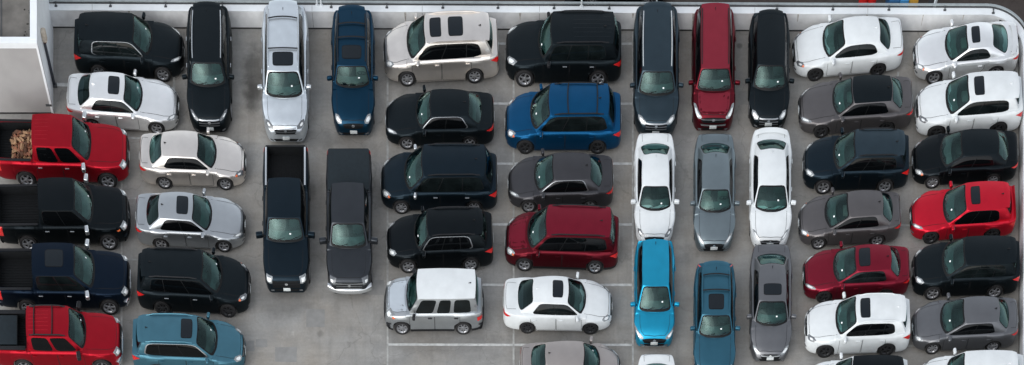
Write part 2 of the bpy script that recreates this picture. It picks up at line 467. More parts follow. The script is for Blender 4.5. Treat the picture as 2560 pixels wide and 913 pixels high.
    splits = {'pickup': [.5], 'sedan': [.50], 'coupe': [.62], 'suv': [.38,.76], 'van': [.33,.68], 'box': [.36,.64]}[kind]
    if kind == 'pickup' and doors == 1: splits = [.62]
    for s in (1, -1):
        g = Ps(s); so = Vector((0, s, .3))
        if not pillar:
            mesh('window_surround', *disc(g, (ac, bc), (ah, bh), nn, so, .003), TRIMB, root, 60)
        ed = [0]+splits+[1]
        for q in range(len(ed)-1):
            u0, u1 = a0+2*ah*ed[q]+(.012 if q else .02), a0+2*ah*ed[q+1]-(.012 if q < len(ed)-2 else .02)
            if pillar:
                ww = mesh('side_window', *disc(g, ((u0+u1)/2, bc), ((u1-u0)/2-.045, bh*.92), 7, so, .005), (SIDEGL2 if sgl else SIDEGL), root, 60)
            else:
                V = []; Fq = []; nu, nv = 10, 5
                for i in range(nu+1):
                    a = lerp(u0, u1, i/nu); U = min(.999, abs((a-ac)/ah)); hh = bh*.93*(1-U**nn)**(1/nn)
                    for j in range(nv+1):
                        b = bc-hh+2*hh*j/nv; V.append(g(a, b)+normal(g, a, b, so)*.007)
                for i in range(nu):
                    for j in range(nv):
                        k = i*(nv+1)+j; Fq.append((k, k+nv+1, k+nv+2, k+1))
                ww = mesh('side_window', V, Fq, (SIDEGL2 if sgl else SIDEGL), root, 60)
        if trim:
            V = []; Fq = []; n_ = 24
            if trim == 'full': V, Fq = disc(g, (ac, bc), (ah+.035, bh+.06), nn, so, .011, 1., .955, 1)
            else:
                for i in range(n_+1):
                    a = lerp(a0-.02, a1+.03, i/n_)
                    for b in (bc-bh-.10, bc-bh-.02): V.append(g(a, b)+normal(g, a, b, so)*.010)
                for i in range(n_): Fq.append((2*i, 2*i+2, 2*i+3, 2*i+1))
            mesh('window_trim', V, Fq, CHROMED, root, 60)
    # ---------------------------------------------- projected details
    bm = bmesh.new(); bm.from_mesh(body.data); bvh = BVHTree.FromBMesh(bm); bm.free()
    def decal(nm, poly, o, hx, vy, d, m, off=.005, parent=root, res=3):
        """polygon (a,b) on plane o + a*hx + b*vy thrown along d on the body"""
        o, hx, vy, d = Vector(o), Vector(hx), Vector(vy), Vector(d).normalized()
        pts = []
        n = len(poly)
        for i in range(n):
            p, q = poly[i], poly[(i+1) % n]
            for k in range(res): pts.append((lerp(p[0], q[0], k/res), lerp(p[1], q[1], k/res)))
        cx = sum(p[0] for p in pts)/len(pts); cy = sum(p[1] for p in pts)/len(pts)
        V = []; rings = 4; N = len(pts); bad = set()
        for k in range(rings+1):
            s_ = 1-k/rings
            for p in (pts if k < rings else [(cx, cy)]):
                w = o + hx*(cx+(p[0]-cx)*s_) + vy*(cy+(p[1]-cy)*s_)
                h = bvh.ray_cast(w, d, 3.)
                if h[0] is None or abs(h[1].dot(d)) < .12 or (h[0]-w).dot(d) > (1.75 if nm in ('taillight','lamp_lens','headlight') else 9): bad.add(len(V)); h = h if h[0] is not None else bvh.find_nearest(w)
                nrm = h[1] if h[1].dot(d) < 0 else -h[1]
                V.append(h[0] + nrm*off)
        Fq = []
        for k in range(rings):
            for j in range(N):
                if k == rings-1: Fq.append((k*N+j, k*N+(j+1) % N, (k+1)*N))
                else: Fq.append((k*N+j, k*N+(j+1) % N, (k+1)*N+(j+1) % N, (k+1)*N+j))
        if nm in ('taillight', 'headlight', 'lamp_reflector'): Fq = [q for q in Fq if not bad & set(q)]
        return mesh(nm, V, Fq, m, parent, 60)
    def gapline(pts3, d, parent, w=.013, off=.0045):
        V = []; d = Vector(d).normalized(); P3 = []
        n = len(pts3)
        for i in range(n-1):
            a, b = Vector(pts3[i]), Vector(pts3[i+1]); m = max(1, int((b-a).length/.05))
            P3 += [a.lerp(b, k/m) for k in range(m)]
        P3.append(Vector(pts3[-1]))
        for i, p in enumerate(P3):
            t = (P3[min(i+1, len(P3)-1)]-P3[max(i-1, 0)]).normalized(); sd = t.cross(d).normalized()*w/2
            for sg in (-1, 1):
                h = bvh.ray_cast(p+sd*sg, d, 4.)
                if h[0] is None: h = bvh.find_nearest(p+sd*sg)
                nr = h[1] if h[1].dot(d) < 0 else -h[1]
                V.append(h[0]+nr*(off if sg else off))
        mesh('panel_gap', V, [(2*i, 2*i+1, 2*i+3, 2*i+2) for i in range(len(P3)-1)], GAP, parent, 60)
    # hood
    hb = X(fw0)+.03-0.0; hf = X(.035)
    yh = hw*.74
    hp = [(hf, -yh*.72), (hf-.12, -yh*.9), (hf-.4, -yh), (X(fw0)-bow0*.45, -yh*1.02), (X(fw0)+.05, -yh*.55), (X(fw0)+.07, 0), (X(fw0)+.05, yh*.55), (X(fw0)-bow0*.45, yh*1.02), (hf-.4, yh), (hf-.12, yh*.9), (hf, yh*.72), (hf+.03, 0)]
    g_ = decal('hood', hp, (0,0,3), (1,0,0), (0,1,0), (0,0,-1), P[hood] if hood else pm, .003, res=3)
    gapline([(p[0], p[1], 3) for p in (hp[3:4]+hp[2::-1]+hp[11:7:-1]+hp[7:8])], (0,0,-1), root)
    if kind in ('sedan', 'coupe') and fr0 < .95:
        yt = hw*.70
        tp = [(X(fr0)-.04, -yt*.9), (X(.965), -yt*.92), (X(.975), -yt*.6), (X(.978), 0), (X(.975), yt*.6), (X(.965), yt*.92), (X(fr0)-.04, yt*.9), (X(fr0)-.05, 0)]
        t_ = decal('trunk_lid', tp, (0,0,3), (1,0,0), (0,1,0), (0,0,-1), pm, .003, res=3)
        gapline([(p[0], p[1], 3) for p in tp[:7]], (0,0,-1), root)
    # doors with handles
    hm = {'chrome': CHROME, None: pm, 'black': PLAST}[handle]
    dx0 = X(fw0)-bow0*.9; dx1 = min(X(K['wb'])+.10, X(fr0)+.25) if kind != 'pickup' else X(fr0)+.08
    dx1 = X(K['wb'])+.12 if kind != 'pickup' else X(fr0)+.10
    nd = doors
    if nd == 1 and kind != 'pickup': dx1 = X(.66)
    for s in (1, -1):
        for q in range(nd):
            xa, xb = lerp(dx0, dx1, q/nd), lerp(dx0, dx1, (q+1)/nd)
            z0_ = .30 if kind != 'pickup' else .46; z1_ = zt((L/2-xa)/L)-.10
            ylast = (xb + AR*.75 if (q == nd-1 and kind != 'pickup') else xb)
            dp = [(xa-.012, z0_+.06), (xa-.05, z0_), (ylast+.03, z0_), (xb+.012, z0_+.38), (xb+.012, z1_), (xa-.012, z1_)]
            do = decal('door', dp, (0, s*3, 0), (1,0,0), (0,0,1), (0,-s,0), pm, .006, res=3)
            gapline([(p[0], s*3, p[1]) for p in (dp[5], dp[0], dp[1], dp[2], dp[3], dp[4])], (0,-s,0), do, off=.0075)
            hx_ = xb+.20 if q == 0 else xb+.17; hz = z1_-.05
            hit = bvh.ray_cast(Vector((hx_, s*3, hz)), Vector((0,-s,0)), 4.)[0]
            if hit:
                MB().box((hx_, hit.y+s*.025, hz), (.19, .03, .035), bevel=.012).build('handle', hm, do)
        # mirror
        ma = 0.07; mp = Ps(s)(-1+2*ma, -.92); 
        mm = {'chrome': CHROME, None: pm, 'black': PLAST}[mirror]
        big_ = 1.35 if kind == 'pickup' else 1.
        cc = (mp.x+.02, mp.y+s*.20*big_, mp.z+.06*big_)
        mr = MB().box(cc, (.13*big_, .23*big_, .16*big_), Matrix.Rotation(R(-8*s), 3, 'Z'), bevel=.045, seg=3)
        mr = mr.build('mirror', mm, root)
        MB().box((mp.x+.0, mp.y+s*.07, mp.z-.0), (.08, .18, .04), bevel=.012).build('mirror_arm', PLAST, mr)
        MB().box((cc[0]-.066*big_, cc[1], cc[2]), (.006, .19*big_, .12*big_), Matrix.Rotation(R(-8*s), 3, 'Z')).build('mirror_glass', CHROMED, mr)
        # headlights
        lm = LENS if light == 'clear' else LENSD
        zh = zt(.04)-(.06 if kind != 'pickup' else .14)
        hl = {'sedan': [(-.30,.05),(-.12,.075),(.17,.0),(.20,-.05),(.02,-.09),(-.24,-.03)],
              'coupe': [(-.28,.06),(-.10,.08),(.17,.0),(.20,-.05),(.02,-.12),(-.2,-.05)],
              'suv': [(-.28,.07),(-.10,.09),(.16,.03),(.19,-.05),(.02,-.10),(-.22,-.04)],
              'van': [(-.28,.10),(-.10,.10),(.16,.04),(.18,-.06),(.0,-.12),(-.24,-.05)],
              'box': [(-.18,.10),(.16,.10),(.18,-.08),(-.16,-.08)],
              'pickup': [(-.15,.10),(.17,.10),(.20,-.10),(-.10,-.10)]}[kind]
        d = Vector((-.80, -s*.52, -.38)) if kind not in ('pickup', 'box') else Vector((-.88, -s*.42, -.2))
        cpos = Vector((X(.035), s*hw*wf_(.035)*.86, zh))
        o = cpos - d.normalized()*1.2
        hxv = Vector((.60, -s*.80, -.03)).normalized() if kind not in ('pickup', 'box') else Vector((.35, -s*.94, 0)).normalized()
        hv = NCARS % 3
        if kind in ('sedan','suv','van') and not swept and hv == 1: hl = [(p[0]*.85-.02, p[1]*1.15) for p in hl]
        if kind in ('sedan','suv','van') and not swept and hv == 2: hl = [(-.34,.09),(-.22,.105),(.08,.03),(.18,-.02),(.16,-.07),(.0,-.06),(-.22,.02)]
        if swept: hl = [(-.40,.12),(-.30,.13),(.05,.03),(.17,-.03),(.15,-.09),(.0,-.08),(-.25,.02)]
        head = decal('headlight', hl, o, hxv, (0,0,1.1), d, lm, .008)
        mx_ = sum(p[0] for p in hl)/len(hl); my_ = sum(p[1] for p in hl)/len(hl)
        kk = .55 if light == 'clear' else .38
        decal('lamp_reflector', [(mx_+(p[0]-mx_)*kk-(0 if light == 'clear' else .03), my_+(p[1]-my_)*kk) for p in hl], o, hxv, (0,0,1.1), d, REFL, .013, head)
        tri = [(-.30,.03),(-.2,.05),(-.2,-.02),(-.25,-.03)]
        if not skip_amber: decal('side_marker', tri, o, hxv, (0,0,1.1), d, AMBER, .013, head)
        # fog light
        decal('fog_light', [(-.07,.035),(.07,.035),(.07,-.035),(-.07,-.035)], (L/2+1, s*hw*.62, .40 if kind != 'pickup' else .60), (0,1,0), (0,0,1), (-1,0,0), LENSD, .008)
        # taillights
        ts = tail_shape or {'sedan': 'wide', 'coupe': 'wide', 'suv': 'mid', 'van': 'mid', 'box': 'low', 'pickup': 'tall'}[kind]
        tl = {'wide': [(-.24,.05),(.12,.075),(.26,.04),(.26,-.07),(.05,-.08),(-.12,-.03)],
              'mid': [(-.24,.08),(-.05,.11),(.15,.10),(.15,-.09),(.0,-.12),(-.1,-.03)],
              'tall': [(-.09,.20),(.09,.20),(.09,-.20),(-.09,-.20)],
              'low': [(-.14,.09),(.12,.09),(.12,-.09),(-.14,-.09)]}[ts]
        zt2 = {'wide': zt(.955)-.16, 'mid': zb-.19, 'tall': 1.06, 'low': .88}[ts]
        if ts == 'tall' and kind == 'pickup':
            d = Vector((.12, -s*.99, -.0)); cpos = Vector((X(.978), s*hw*.96, zt2)); hx3 = Vector((-1,0,0))
        else:
            d = Vector((.72, -s*.66, -.2)); cpos = Vector((X(.975), s*hw*wf_(.975)*.93, zt2)); hx3 = Vector((-.68,-s*.73,0)).normalized()
        o = cpos-d.normalized()*1.2
        decal('taillight', tl, o, hx3, (0,0,1.), d, TAIL, .010)
        # wheels
        for xw in (xwf, xwb):
            md = WHEELS[wheel % len(WHEELS)]
            wo = bpy.data.objects.new('wheel', md[2]); C.objects.link(wo); wo.parent = root
            wo.location = (xw, s*(hw-.13), rw); wo.scale = (rw, rw*(.75 if kind != 'pickup' else .8), rw)
            wo.rotation_euler = (0, random.uniform(0, 6), 0 if s > 0 else math.pi)
            for nm, me in (('tyre', md[0]), ('rim', md[1])):
                c_ = bpy.data.objects.new(nm, me); C.objects.link(c_); c_.parent = wo
                if nm == 'rim' and rimdark:
                    c_.material_slots[0].link = 'OBJECT'; c_.material_slots[0].material = RIMD
        # roof rails
        if rails:
            rmt = {'chrome': CHROME, 'black': PLAST, 'body': pm}[rails]
            pts = [Pt(a, s*.93)+Vector((0,0,.045 if -.82 < a < .78 else .0)) for a in [-.88,-.82,-.6,-.4,-.2,0,.2,.4,.6,.78,.86]]
            MB().tube(pts, .024, 6).build('roof_rail', rmt, root)
    # grille + lower intake + plate
    zg = zt(.02)
    gw = hw*(.50 if kind not in ('pickup','box') else .62)
    gr = decal('grille', [(-gw,.05),(-gw*.6,.09),(0,.10),(gw*.6,.09),(gw,.05),(gw*.8,-.08),(0,-.10),(-gw*.8,-.08)] if kind != 'pickup' else [(-gw,.14),(gw,.14),(gw*.95,-.16),(-gw*.95,-.16)],
               (L/2+1, 0, zg-.13 if kind != 'pickup' else zg-.22), (0,1,0), (0,0,1), (-1,0,0), TRIMB, .006)
    gm = CHROMED if grille in ('chrome', 'bars') else PLAST
    bars = 3 if grille == 'bars' else 1
    for q in range(bars):
        zz = (zg-.13 if kind != 'pickup' else zg-.22) + (q-(bars-1)/2)*.09 + (.03 if bars == 1 else 0)
        decal('grille_bar', [(-gw*.93,.018),(0,.022),(gw*.93,.018),(gw*.93,-.012),(0,-.02),(-gw*.93,-.012)], (L/2+1,0,zz), (0,1,0), (0,0,1), (-1,0,0), gm, .014, gr)
    decal('grille_emblem', [(.07*math.cos(t), .05*math.sin(t)) for t in [i*math.pi/4 for i in range(8)]], (L/2+1,0,zg-.11 if kind != 'pickup' else zg-.2), (0,1,0), (0,0,1), (-1,0,0), CHROME, .022, gr, res=1)
    li = decal('air_intake', [(-hw*.55,.05),(hw*.55,.05),(hw*.45,-.06),(-hw*.45,-.06)], (L/2+1,0,.42 if kind != 'pickup' else .60), (0,1,0), (0,0,1), (-1,0,0), TRIMB, .006)
    for xs_, dd in ((1, -1), (-1, 1)):
        zz = (.50 if xs_ > 0 else .72) + (.14 if kind == 'pickup' else 0)
        h = bvh.ray_cast(Vector((xs_*(L/2+1), 0, zz)), Vector((dd,0,0)), 3.)[0]
        if h:
            b_ = MB().box((h.x+xs_*.018, 0, zz), (.012, .31, .155), bevel=.005)
            b_.build('number_plate', PLATE, root)
    if lip:
        decal('bumper_trim', [(-hw*.60,.03),(-hw*.3,.0),(hw*.3,.0),(hw*.60,.03),(hw*.56,-.045),(0,-.07),(-hw*.56,-.045)], (L/2+1,0,lip), (0,1,0), (0,0,1), (-1,0,0), CHROME, .016)
    if bumper:
        bmat = {'chrome': CHROME, 'black': PLAST, 'body': pm}[bumper]
        for sg in (1, -1):
            V = []; Fq = []; n_ = 16; z0_, z1_ = (.48,.72) if kind == 'pickup' else (.34,.60)
            for i in range(n_+1):
                u = -1+2*i/n_; xx = L/2*sg*1. + sg*(.055-.20*abs(u)**3.2) if sg > 0 else -(L/2+.06-.10*abs(u)**4)
                yy = hw*.97*u
                for (ox, z) in ((-.10*sg, z0_), (0, z0_+.03), (.012*sg, (z0_+z1_)/2), (0, z1_-.03), (-.04*sg, z1_), (-.14*sg, z1_)): V.append((xx+ox, yy, z))
            for i in range(n_):
                for j in range(5): a = i*6+j; Fq.append((a, a+6, a+7, a+1))
            mesh('bumper', V, Fq, bmat, root, 50)
    # roof details
    def roofpatch(nm, a0_, a1_, b0, m, off=.006, parent=root, n=9):
        return mesh(nm, *disc(Pt, ((a0_+a1_)/2, 0), ((a1_-a0_)/2, b0), n, Vector((0,0,1)), off), m, parent, 60)
    rs = lambda f: (f-fw1)/(fr1-fw1)*2-1
    for (fa, fb, *bw) in sunroof:
        bb = bw[0] if bw else .62
        fr = roofpatch('sunroof', rs(fa), rs(fb), bb, SUNR, .009)
        roofpatch('sunroof_seal', rs(fa)-.025, rs(fb)+.025, bb+.035, TRIMB, .005, fr)
    for fc in cross:
        a = rs(fc); pts = [Pt(a, b)+Vector((0,0,.055)) for b in (-.93,-.6,-.3,0,.3,.6,.93)]
        MB().tube(pts, .026, 6).build('crossbar', PLAST, root)
    if ribs:
        for b in (-.6,-.36,-.12,.12,.36,.6):
            pts = [Pt(a, b)+Vector((0,0,-.0175)) for a in np.linspace(ribs[0], ribs[1], 8)]
            MB().tube(pts, .022, 8).build('roof_rib', rm, root)
    if antenna and kind != 'pickup':
        p = Pt(.80 if kind != 'van' else .7, .0)
        V = [(p.x+.09, 0, p.z), (p.x-.06, .016, p.z), (p.x-.06, -.016, p.z), (p.x-.05, 0, p.z+.06), (p.x+.02, 0, p.z+.03)]
        mesh('antenna', V, [(0,1,3,4), (0,4,3,2), (1,2,3)], PLAST if col not in ('white','silverlight') else pm, root, 0)
    if spoiler == 'lip' or (spoiler is None and kind in ('suv',)):
        V = []; Fq = []; n_ = 12
        for i in range(n_+1):
            u = -.94+1.88*i/n_; p = r_roof(u)
            V += [(p.x+.10, p.y, p.z+.004), (p.x-.04, p.y*1.0, p.z+.012), (p.x-.17, p.y*.96, p.z-.025), (p.x-.16, p.y*.96, p.z-.05), (p.x-.02, p.y, p.z-.045)]
        for i in range(n_):
            for j in range(4): a = i*5+j; Fq.append((a, a+5, a+6, a+1))
        Fq += [(0,1,2,3,4), tuple(n_*5+k for k in range(5))]
        mesh('spoiler', V, Fq, rm, root, 50)
    if spoiler == 'wing':
        V = []; Fq = []; n_ = 14
        for i in range(n_+1):
            u = -1+2*i/n_; xx = X(.955)+.12*abs(u)**2.5; yy = hw*.78*u; zz = zt(.95)+.055-.05*abs(u)**5
            V += [(xx+.10, yy, zz-.012), (xx, yy, zz+.012), (xx-.10, yy, zz+.02), (xx-.10, yy, zz-.005), (xx, yy, zz-.02)]
        for i in range(n_):
            for j in range(5): a = i*5+j; b = i*5+(j+1) % 5; Fq.append((a, a+5, b+5, b))
        Fq += [(0,1,2,3,4), tuple(n_*5+k for k in range(5))]
        mesh('spoiler', V, Fq, pm, root, 50)
    # cabin contents
    dsh = MB()
    V = []; Fq = []
    for i in range(13):
        u = -.93+1.86*i/12; p = f_base(u)
        V += [(p.x-.02, p.y, p.z+.008), (p.x-.30, p.y*.99, p.z+.035), (p.x-.52, p.y*.98, p.z+.02), (p.x-.56, p.y*.98, p.z-.16)]
    for i in range(12):
        for j in range(3): a = i*4+j; Fq.append((a, a+4, a+5, a+1))
    mesh('dashboard', V, Fq, INTDASH, root, 50)
    if permit:  # permit switches the painted glare dot on the windshield
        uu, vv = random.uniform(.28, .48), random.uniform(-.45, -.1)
        mesh('windshield_glint', *disc(Pf, (uu, vv), (.042/wgF, .062), 2.2, fo, .006), GLINT, w_, 60)  # white disc on the glass, a painted reflection dot
    if kind in ('sedan', 'coupe'):
        V = []; Fq = []
        for i in range(9):
            u = -.93+1.86*i/8; p = r_base(u)
            V += [(p.x+.02, p.y, p.z+.004), (p.x+.30, p.y*.98, p.z+.01), (p.x+.42, p.y*.98, p.z-.02), (p.x+.45, p.y*.96, p.z-.25)]
        for i in range(8):
            for j in range(3): a = i*4+j; Fq.append((a, a+4, a+5, a+1))
        mesh('parcel_shelf', V, Fq, INTDASH, root, 50)
    sm = SEATL if seat == 'light' else SEATD
    x1 = X(fw1)-.45; x2 = X(fr1)+.55 if kind != 'pickup' else X(fr1)+.35
    for (sx, ys) in ((x1, (-.38, .38)), (x2, (-.40, .40) if x1-x2 > .7 else ())):
        for y in ys:
            b_ = MB(); zz = zbF-.04
            b_.box((sx, y, zz-.10), (.16, .46, .50), Matrix.Rotation(R(-12), 3, 'Y'), bevel=.06, seg=3)
            b_.box((sx-.05, y, zz+.20), (.10, .24, .15), bevel=.04, seg=3)
            b_.box((sx+.30, y, zz-.33), (.5, .48, .14), bevel=.05, seg=2)
            b_.build('seat', sm, root)
    sw = MB(); n_ = 18; pr = Vector((f_base(0).x-.72, .38, zbF-.02)); M = Matrix.Rotation(R(-62), 3, 'Y')
    sw.tube([pr + M @ Vector((0.18*math.cos(t), 0.18*math.sin(t), 0)) for t in [2*math.pi*i/n_ for i in range(n_+1)]], .016, 6)
    sw.tube([pr + M @ Vector((-.17,0,0)), pr + M @ Vector((.17,0,0))], .02, 6); sw.build('steering_wheel', INTD, root)
    # wipers
    for y0, y1 in ((.05, .62), (-.60, -.03)):
        a = Pf(y0, -.90); b = Pf(y1, -.62)
        MB().tube([a+Vector((.01,0,.025)), b+Vector((.01,0,.022))], .010, 5).build('wiper', PLAST, root)
    # tonneau cover / bed rails
    if kind == 'pickup':
        xa, xb = X(bd0[0])-.03, X(bd0[1])
        ztp = zt(.9)
        if bed == 'cover':
            MB().box(((xa+xb)/2, 0, ztp+.018), (xa-xb+.05, W*.90, .05), bevel=.02).build('bed_cover', TONNEAU, root)
        elif bed == 'half':
            MB().box((xb+(xa-xb)*.36+.0, 0, ztp+.005), ((xa-xb)*.74, W*.66, .06), bevel=.02).build('bed_cover', TONNEAU, root)
            MB().box((xb+(xa-xb)*.72, 0, ztp+.045), (.025, W*.64, .012), bevel=.004).build('cover_edge', TRIMB, root)
            for s in (1, -1):
                MB().box(((xa+xb)/2, s*(hw*.82), ztp+.012), (xa-xb, .16, .05), bevel=.012).build('bed_rail', PLAST, root)
        elif bed == 'chrome':
            for s in (1, -1):
                MB().box(((xa+xb)/2, s*(hw*.85), ztp+.008), (xa-xb-.04, .075, .03), bevel=.01).build('bed_rail', CHROME, root)
        elif bed == 'floor':
            for s in (1, -1):
                MB().box(((xa+xb)/2, s*(hw*.86), ztp+.006), (xa-xb-.02, .10, .02), bevel=.006).build('bed_rail', PLAST, root)
        MB().box((xb-.03, 0, ztp+.006), (.07, W*.86, .02), bevel=.006).build('tailgate_cap', PLAST, root)
        nr = 12
        rb = MB()
        for k in range(nr):
            rb.box(((xa+xb)/2, (k-(nr-1)/2)*.115, .908), (xa-xb-.08, .05, .018))
        rb.build('bed_floor_ribs', LINER, root)
    root['dims'] = (L, W, H)
    return root, dict(X=X, Pt=Pt, rs=rs, Ps=Ps, zt=zt, L=L, W=W, H=H, bd0=bd0, hw=hw)
def disc2(fn, c0, h0, n0, c1, h1, n1):
    V = []; Fq = []; N = len(SQ)
    for k in range(3):
        t = k/2
        for o in SQ:
            e, g = sgnpow(o, n0), sgnpow(o, n1)
            a0, b0 = c0[0]+h0[0]*e[0], c0[1]+h0[1]*e[1]; a1, b1 = c1[0]+h1[0]*g[0], c1[1]+h1[1]*g[1]
            V.append(fn(lerp(a0, a1, t), lerp(b0, b1, t)))
    for k in range(2):
        for j in range(N): Fq.append((k*N+j, k*N+(j+1) % N, (k+1)*N+(j+1) % N, (k+1)*N+j))
    return V, Fq

# E/W cars by the pixel columns of nose and tail and the row where the near tyres touch the deck
def EW(face, x0, x1, yb, kind, fall=0., W=None, **k):
    Wd = W or KIND[kind]['W']
    c = math.cos(R(fall)); Lp = (x1-x0)/PPM*(1-.6/95)
    L = (Lp - .6*Wd*math.sin(abs(R(fall))))/c
    xc = gx((x0+x1)/2, .6); yc = gy(yb)+Wd/2-.06
    rz = 0 if face == 'E' else math.pi
    rz += R(-fall) if face == 'E' else R(fall)
    return build_car(kind, L, W=W, loc=(xc, yc), rz=rz, **k)
def SO(x0, x1, yf, L, kind, W=None, turn=0., **k):
    xc = gx((x0+x1)/2, .8); yc = gy(yf, .28)+L/2
    return build_car(kind, L, W=W, loc=(xc, yc), rz=-math.pi/2+R(turn), **k)

# ================================================================ the cars, column by column
# --- far left column, noses to the right
redtruck, rt = EW('E', -4, 323, 471, 'pickup', 1.2, fw0=.263, fw1=.394, fr1=.70, fr0=.705, col='redtruck', bed='floor', handle='chrome', mirror='chrome', pillar='paint', light='clear', ribs=(.2,.85), grille='chrome',
   name='parked_pickup', cat='pickup truck', label='dark red crew cab pickup carrying a heap of firewood in its open bed')
EW('E', 0, 323, 627, 'pickup', -.8, fw0=.25, fw1=.385, fr1=.66, fr0=.665, col='black', bed='floor', handle='chrome', mirror='chrome', trim='belt', light='clear', skip_amber=False, bumper='body',
   name='parked_pickup', cat='pickup truck', label='black crew cab pickup with empty bed right below the firewood pickup')
EW('E', -2, 326, 787, 'pickup', 0, fw0=.245, fw1=.39, fr1=.705, fr0=.71, col='navydark', bed='floor', handle='chrome', mirror='chrome', light='clear', bumper='chrome', sunroof=[(.47,.60,.5)],
   name='parked_pickup', cat='pickup truck', label='very dark navy pickup with empty bed above the red pickup with a cab rack')
camper, ct = EW('E', -8, 306, 935, 'pickup', .3, W=1.93, H=1.86, fw0=.262, fw1=.385, fr1=.72, fr0=.725, col='redtruck', bed='half', mirror='black', pillar='paint', bumper='chrome', rails='black', cross=(.51,.655), ribs=(-.05,.9), grille='chrome',
   name='parked_pickup', cat='pickup truck', label='bright red pickup with black rack on the cab and dark covered bed')
# --- second column, noses to the right
EW('E', 188, 460, 203, 'suv', 2, W=1.84, H=1.72, fw0=.265, fw1=.43, fr1=.90, fr0=.965, col='black_matte', trim='full', wheel=4, light='clear', over=dict(dlo=(.04,.20), n=6),
   name='parked_suv', cat='suv', label='black suv with chrome ringed side windows beside the white stair tower')
EW('E', 168, 447, 334, 'sedan', 3, W=1.84, H=1.44, fw0=.305, fw1=.46, fr1=.77, fr0=.90, col='silverlight', trim='belt', sunroof=[(.505,.60)], tinted=True, grille='chrome',
   name='parked_car', cat='car', label='light silver sedan with dark sunroof just below the black suv by the stair tower')
EW('E', 350, 614, 475, 'sedan', 1.2, W=1.76, H=1.46, fw0=.257, fw1=.43, fr1=.77, fr0=.905, col='champagne', wheel=4, light='dark', skip_amber=False, permit=False,
   name='parked_car', cat='car', label='plain pale champagne sedan with no sunroof beside the firewood pickup')
EW('E', 340, 613, 629, 'sedan', 2, W=1.84, H=1.44, fw0=.286, fw1=.458, fr1=.766, fr0=.90, col='silver', trim='belt', sunroof=[(.50,.60)], tinted=True, grille='chrome', permit=False,
   name='parked_car', cat='car', label='mid silver sedan with sunroof between a champagne sedan and a black suv')
EW('E', 345, 626, 791, 'suv', 2.5, W=1.98, H=1.76, fw0=.225, fw1=.40, fr1=.91, fr0=.975, col='black_matte', handle='chrome', rails='black', light='dark', skip_amber=False, rimdark=True, wheel=1, sunroof=[],
   name='parked_suv', cat='suv', label='large black suv with black roof rails above the teal suv')
EW('E', 333, 613, 945, 'suv', 1.5, W=1.88, H=1.69, fw0=.225, fw1=.40, fr1=.90, fr0=.965, col='teal', sunroof=[(.445,.535)], trim='full', rails='body', over=dict(dlo=(.04,.10), n=6),
   name='parked_suv', cat='suv', label='steel teal suv with dark sunroof cut off by the bottom edge')
# --- third column, noses toward the viewer
SO(465, 581, 333, 4.85, 'suv', W=1.93, H=1.76, fw0=.26, fw1=.375, fr1=.90, fr0=.97, col='black_matte', rails='chrome', handle='chrome', grille='bars', light='dark',
   name='parked_suv', cat='suv', label='black suv with two bright silver roof rails facing down beside the top wall')
SO(651, 776, 357, 5.25, 'suv', W=2.03, H=1.92, fw0=.215, fw1=.325, fr1=.90, fr0=.975, col='skysilver', rails='chrome', cross=(.505,.77), sunroof=[(.375,.475)], mirror='chrome', handle='chrome', grille='bars', light='dark', wr=.67, permit=True,
   name='parked_suv', cat='suv', label='big silver white suv with sunroof and dark crossbars above the black open bed pickup')
SO(829, 937, 341, 4.8, 'suv', W=1.88, H=1.80, fw0=.28, fw1=.37, fr1=.90, fr0=.97, col='navy', cross=(.62,.75), sunroof=[(.435,.545)], rails='black', light='clear', grille='black',
   name='parked_suv', cat='suv', label='dark blue suv with round white headlights and roof crossbars facing down')
SO(657, 776, 740, 5.82, 'pickup', W=2.02, H=1.92, fw0=.265, fw1=.363, fr1=.665, fr0=.67, col='blueblack', bed='chrome', grille='black', mirror=None, light='clear',
   name='parked_pickup', cat='pickup truck', label='blue black pickup with open bed and two bright bed rails facing down')
SO(815, 932, 743, 5.75, 'pickup', W=2.0, H=1.86, fw0=.235, fw1=.345, fr1=.655, fr0=.66, col='charcoal', bed='cover', grille='bars', bumper='chrome', light='dark', permit=False,
   name='parked_pickup', cat='pickup truck', label='charcoal pickup with flat black bed cover and chrome bumper facing down')
# --- fourth column, mostly noses to the left
EW('W', 958, 1247, 213, 'suv', 2.6, W=1.98, H=1.80, fw0=.20, fw1=.365, fr1=.895, fr0=.962, col='champagne', sunroof=[(.414,.50,.58),(.574,.69,.58)], rails='body', mirror=None, wheel=1, tinted=True, over=dict(dlo=(.03,.12), n=5), permit=False,
   name='parked_suv', cat='suv', label='champagne suv with two dark sunroofs against the top wall')
EW('W', 964, 1235, 375, 'sedan', 0, W=1.84, H=1.45, fw0=.276, fw1=.42, fr1=.765, fr0=.895, col='black_matte', trim='full', grille='chrome',
   name='parked_car', cat='car', label='black sedan just below the champagne suv with two sunroofs')
EW('W', 952, 1243, 536, 'van', 0, W=1.98, H=1.76, fw0=.20, fw1=.365, fr1=.90, fr0=.97, col='blueblack', rails='black', trim='belt', handle='chrome', skip_amber=False, wheel=1, mirror='chrome',
   name='parked_minivan', cat='minivan', label='blue black minivan between two black cars in the middle left column')
EW('W', 966, 1233, 681, 'suv', 1.8, W=1.84, H=1.70, fw0=.256, fw1=.39, fr1=.875, fr0=.955, col='black', trim='full', rails='black', wheel=4, over=dict(dlo=(.04,.20), n=6),
   name='parked_suv', cat='suv', label='black suv with chrome ringed side windows directly above the boxy silver white suv')
EW('W', 963, 1206, 837, 'box', 0, W=1.82, H=1.78, fw0=.22, fw1=.335, fr1=.935, fr0=.965, col='silver', roof='white', hood='skysilver', pillar='paint', bumper='black', wheel=1, sill=True, light='clear', skip_amber=False, permit=False, handle='black', mirror='black', spoiler='none',  # body darker than roof and hood: side shade put into the paint
   name='parked_suv', cat='suv', label='boxy silver white suv with upright tail and dark lower trim')
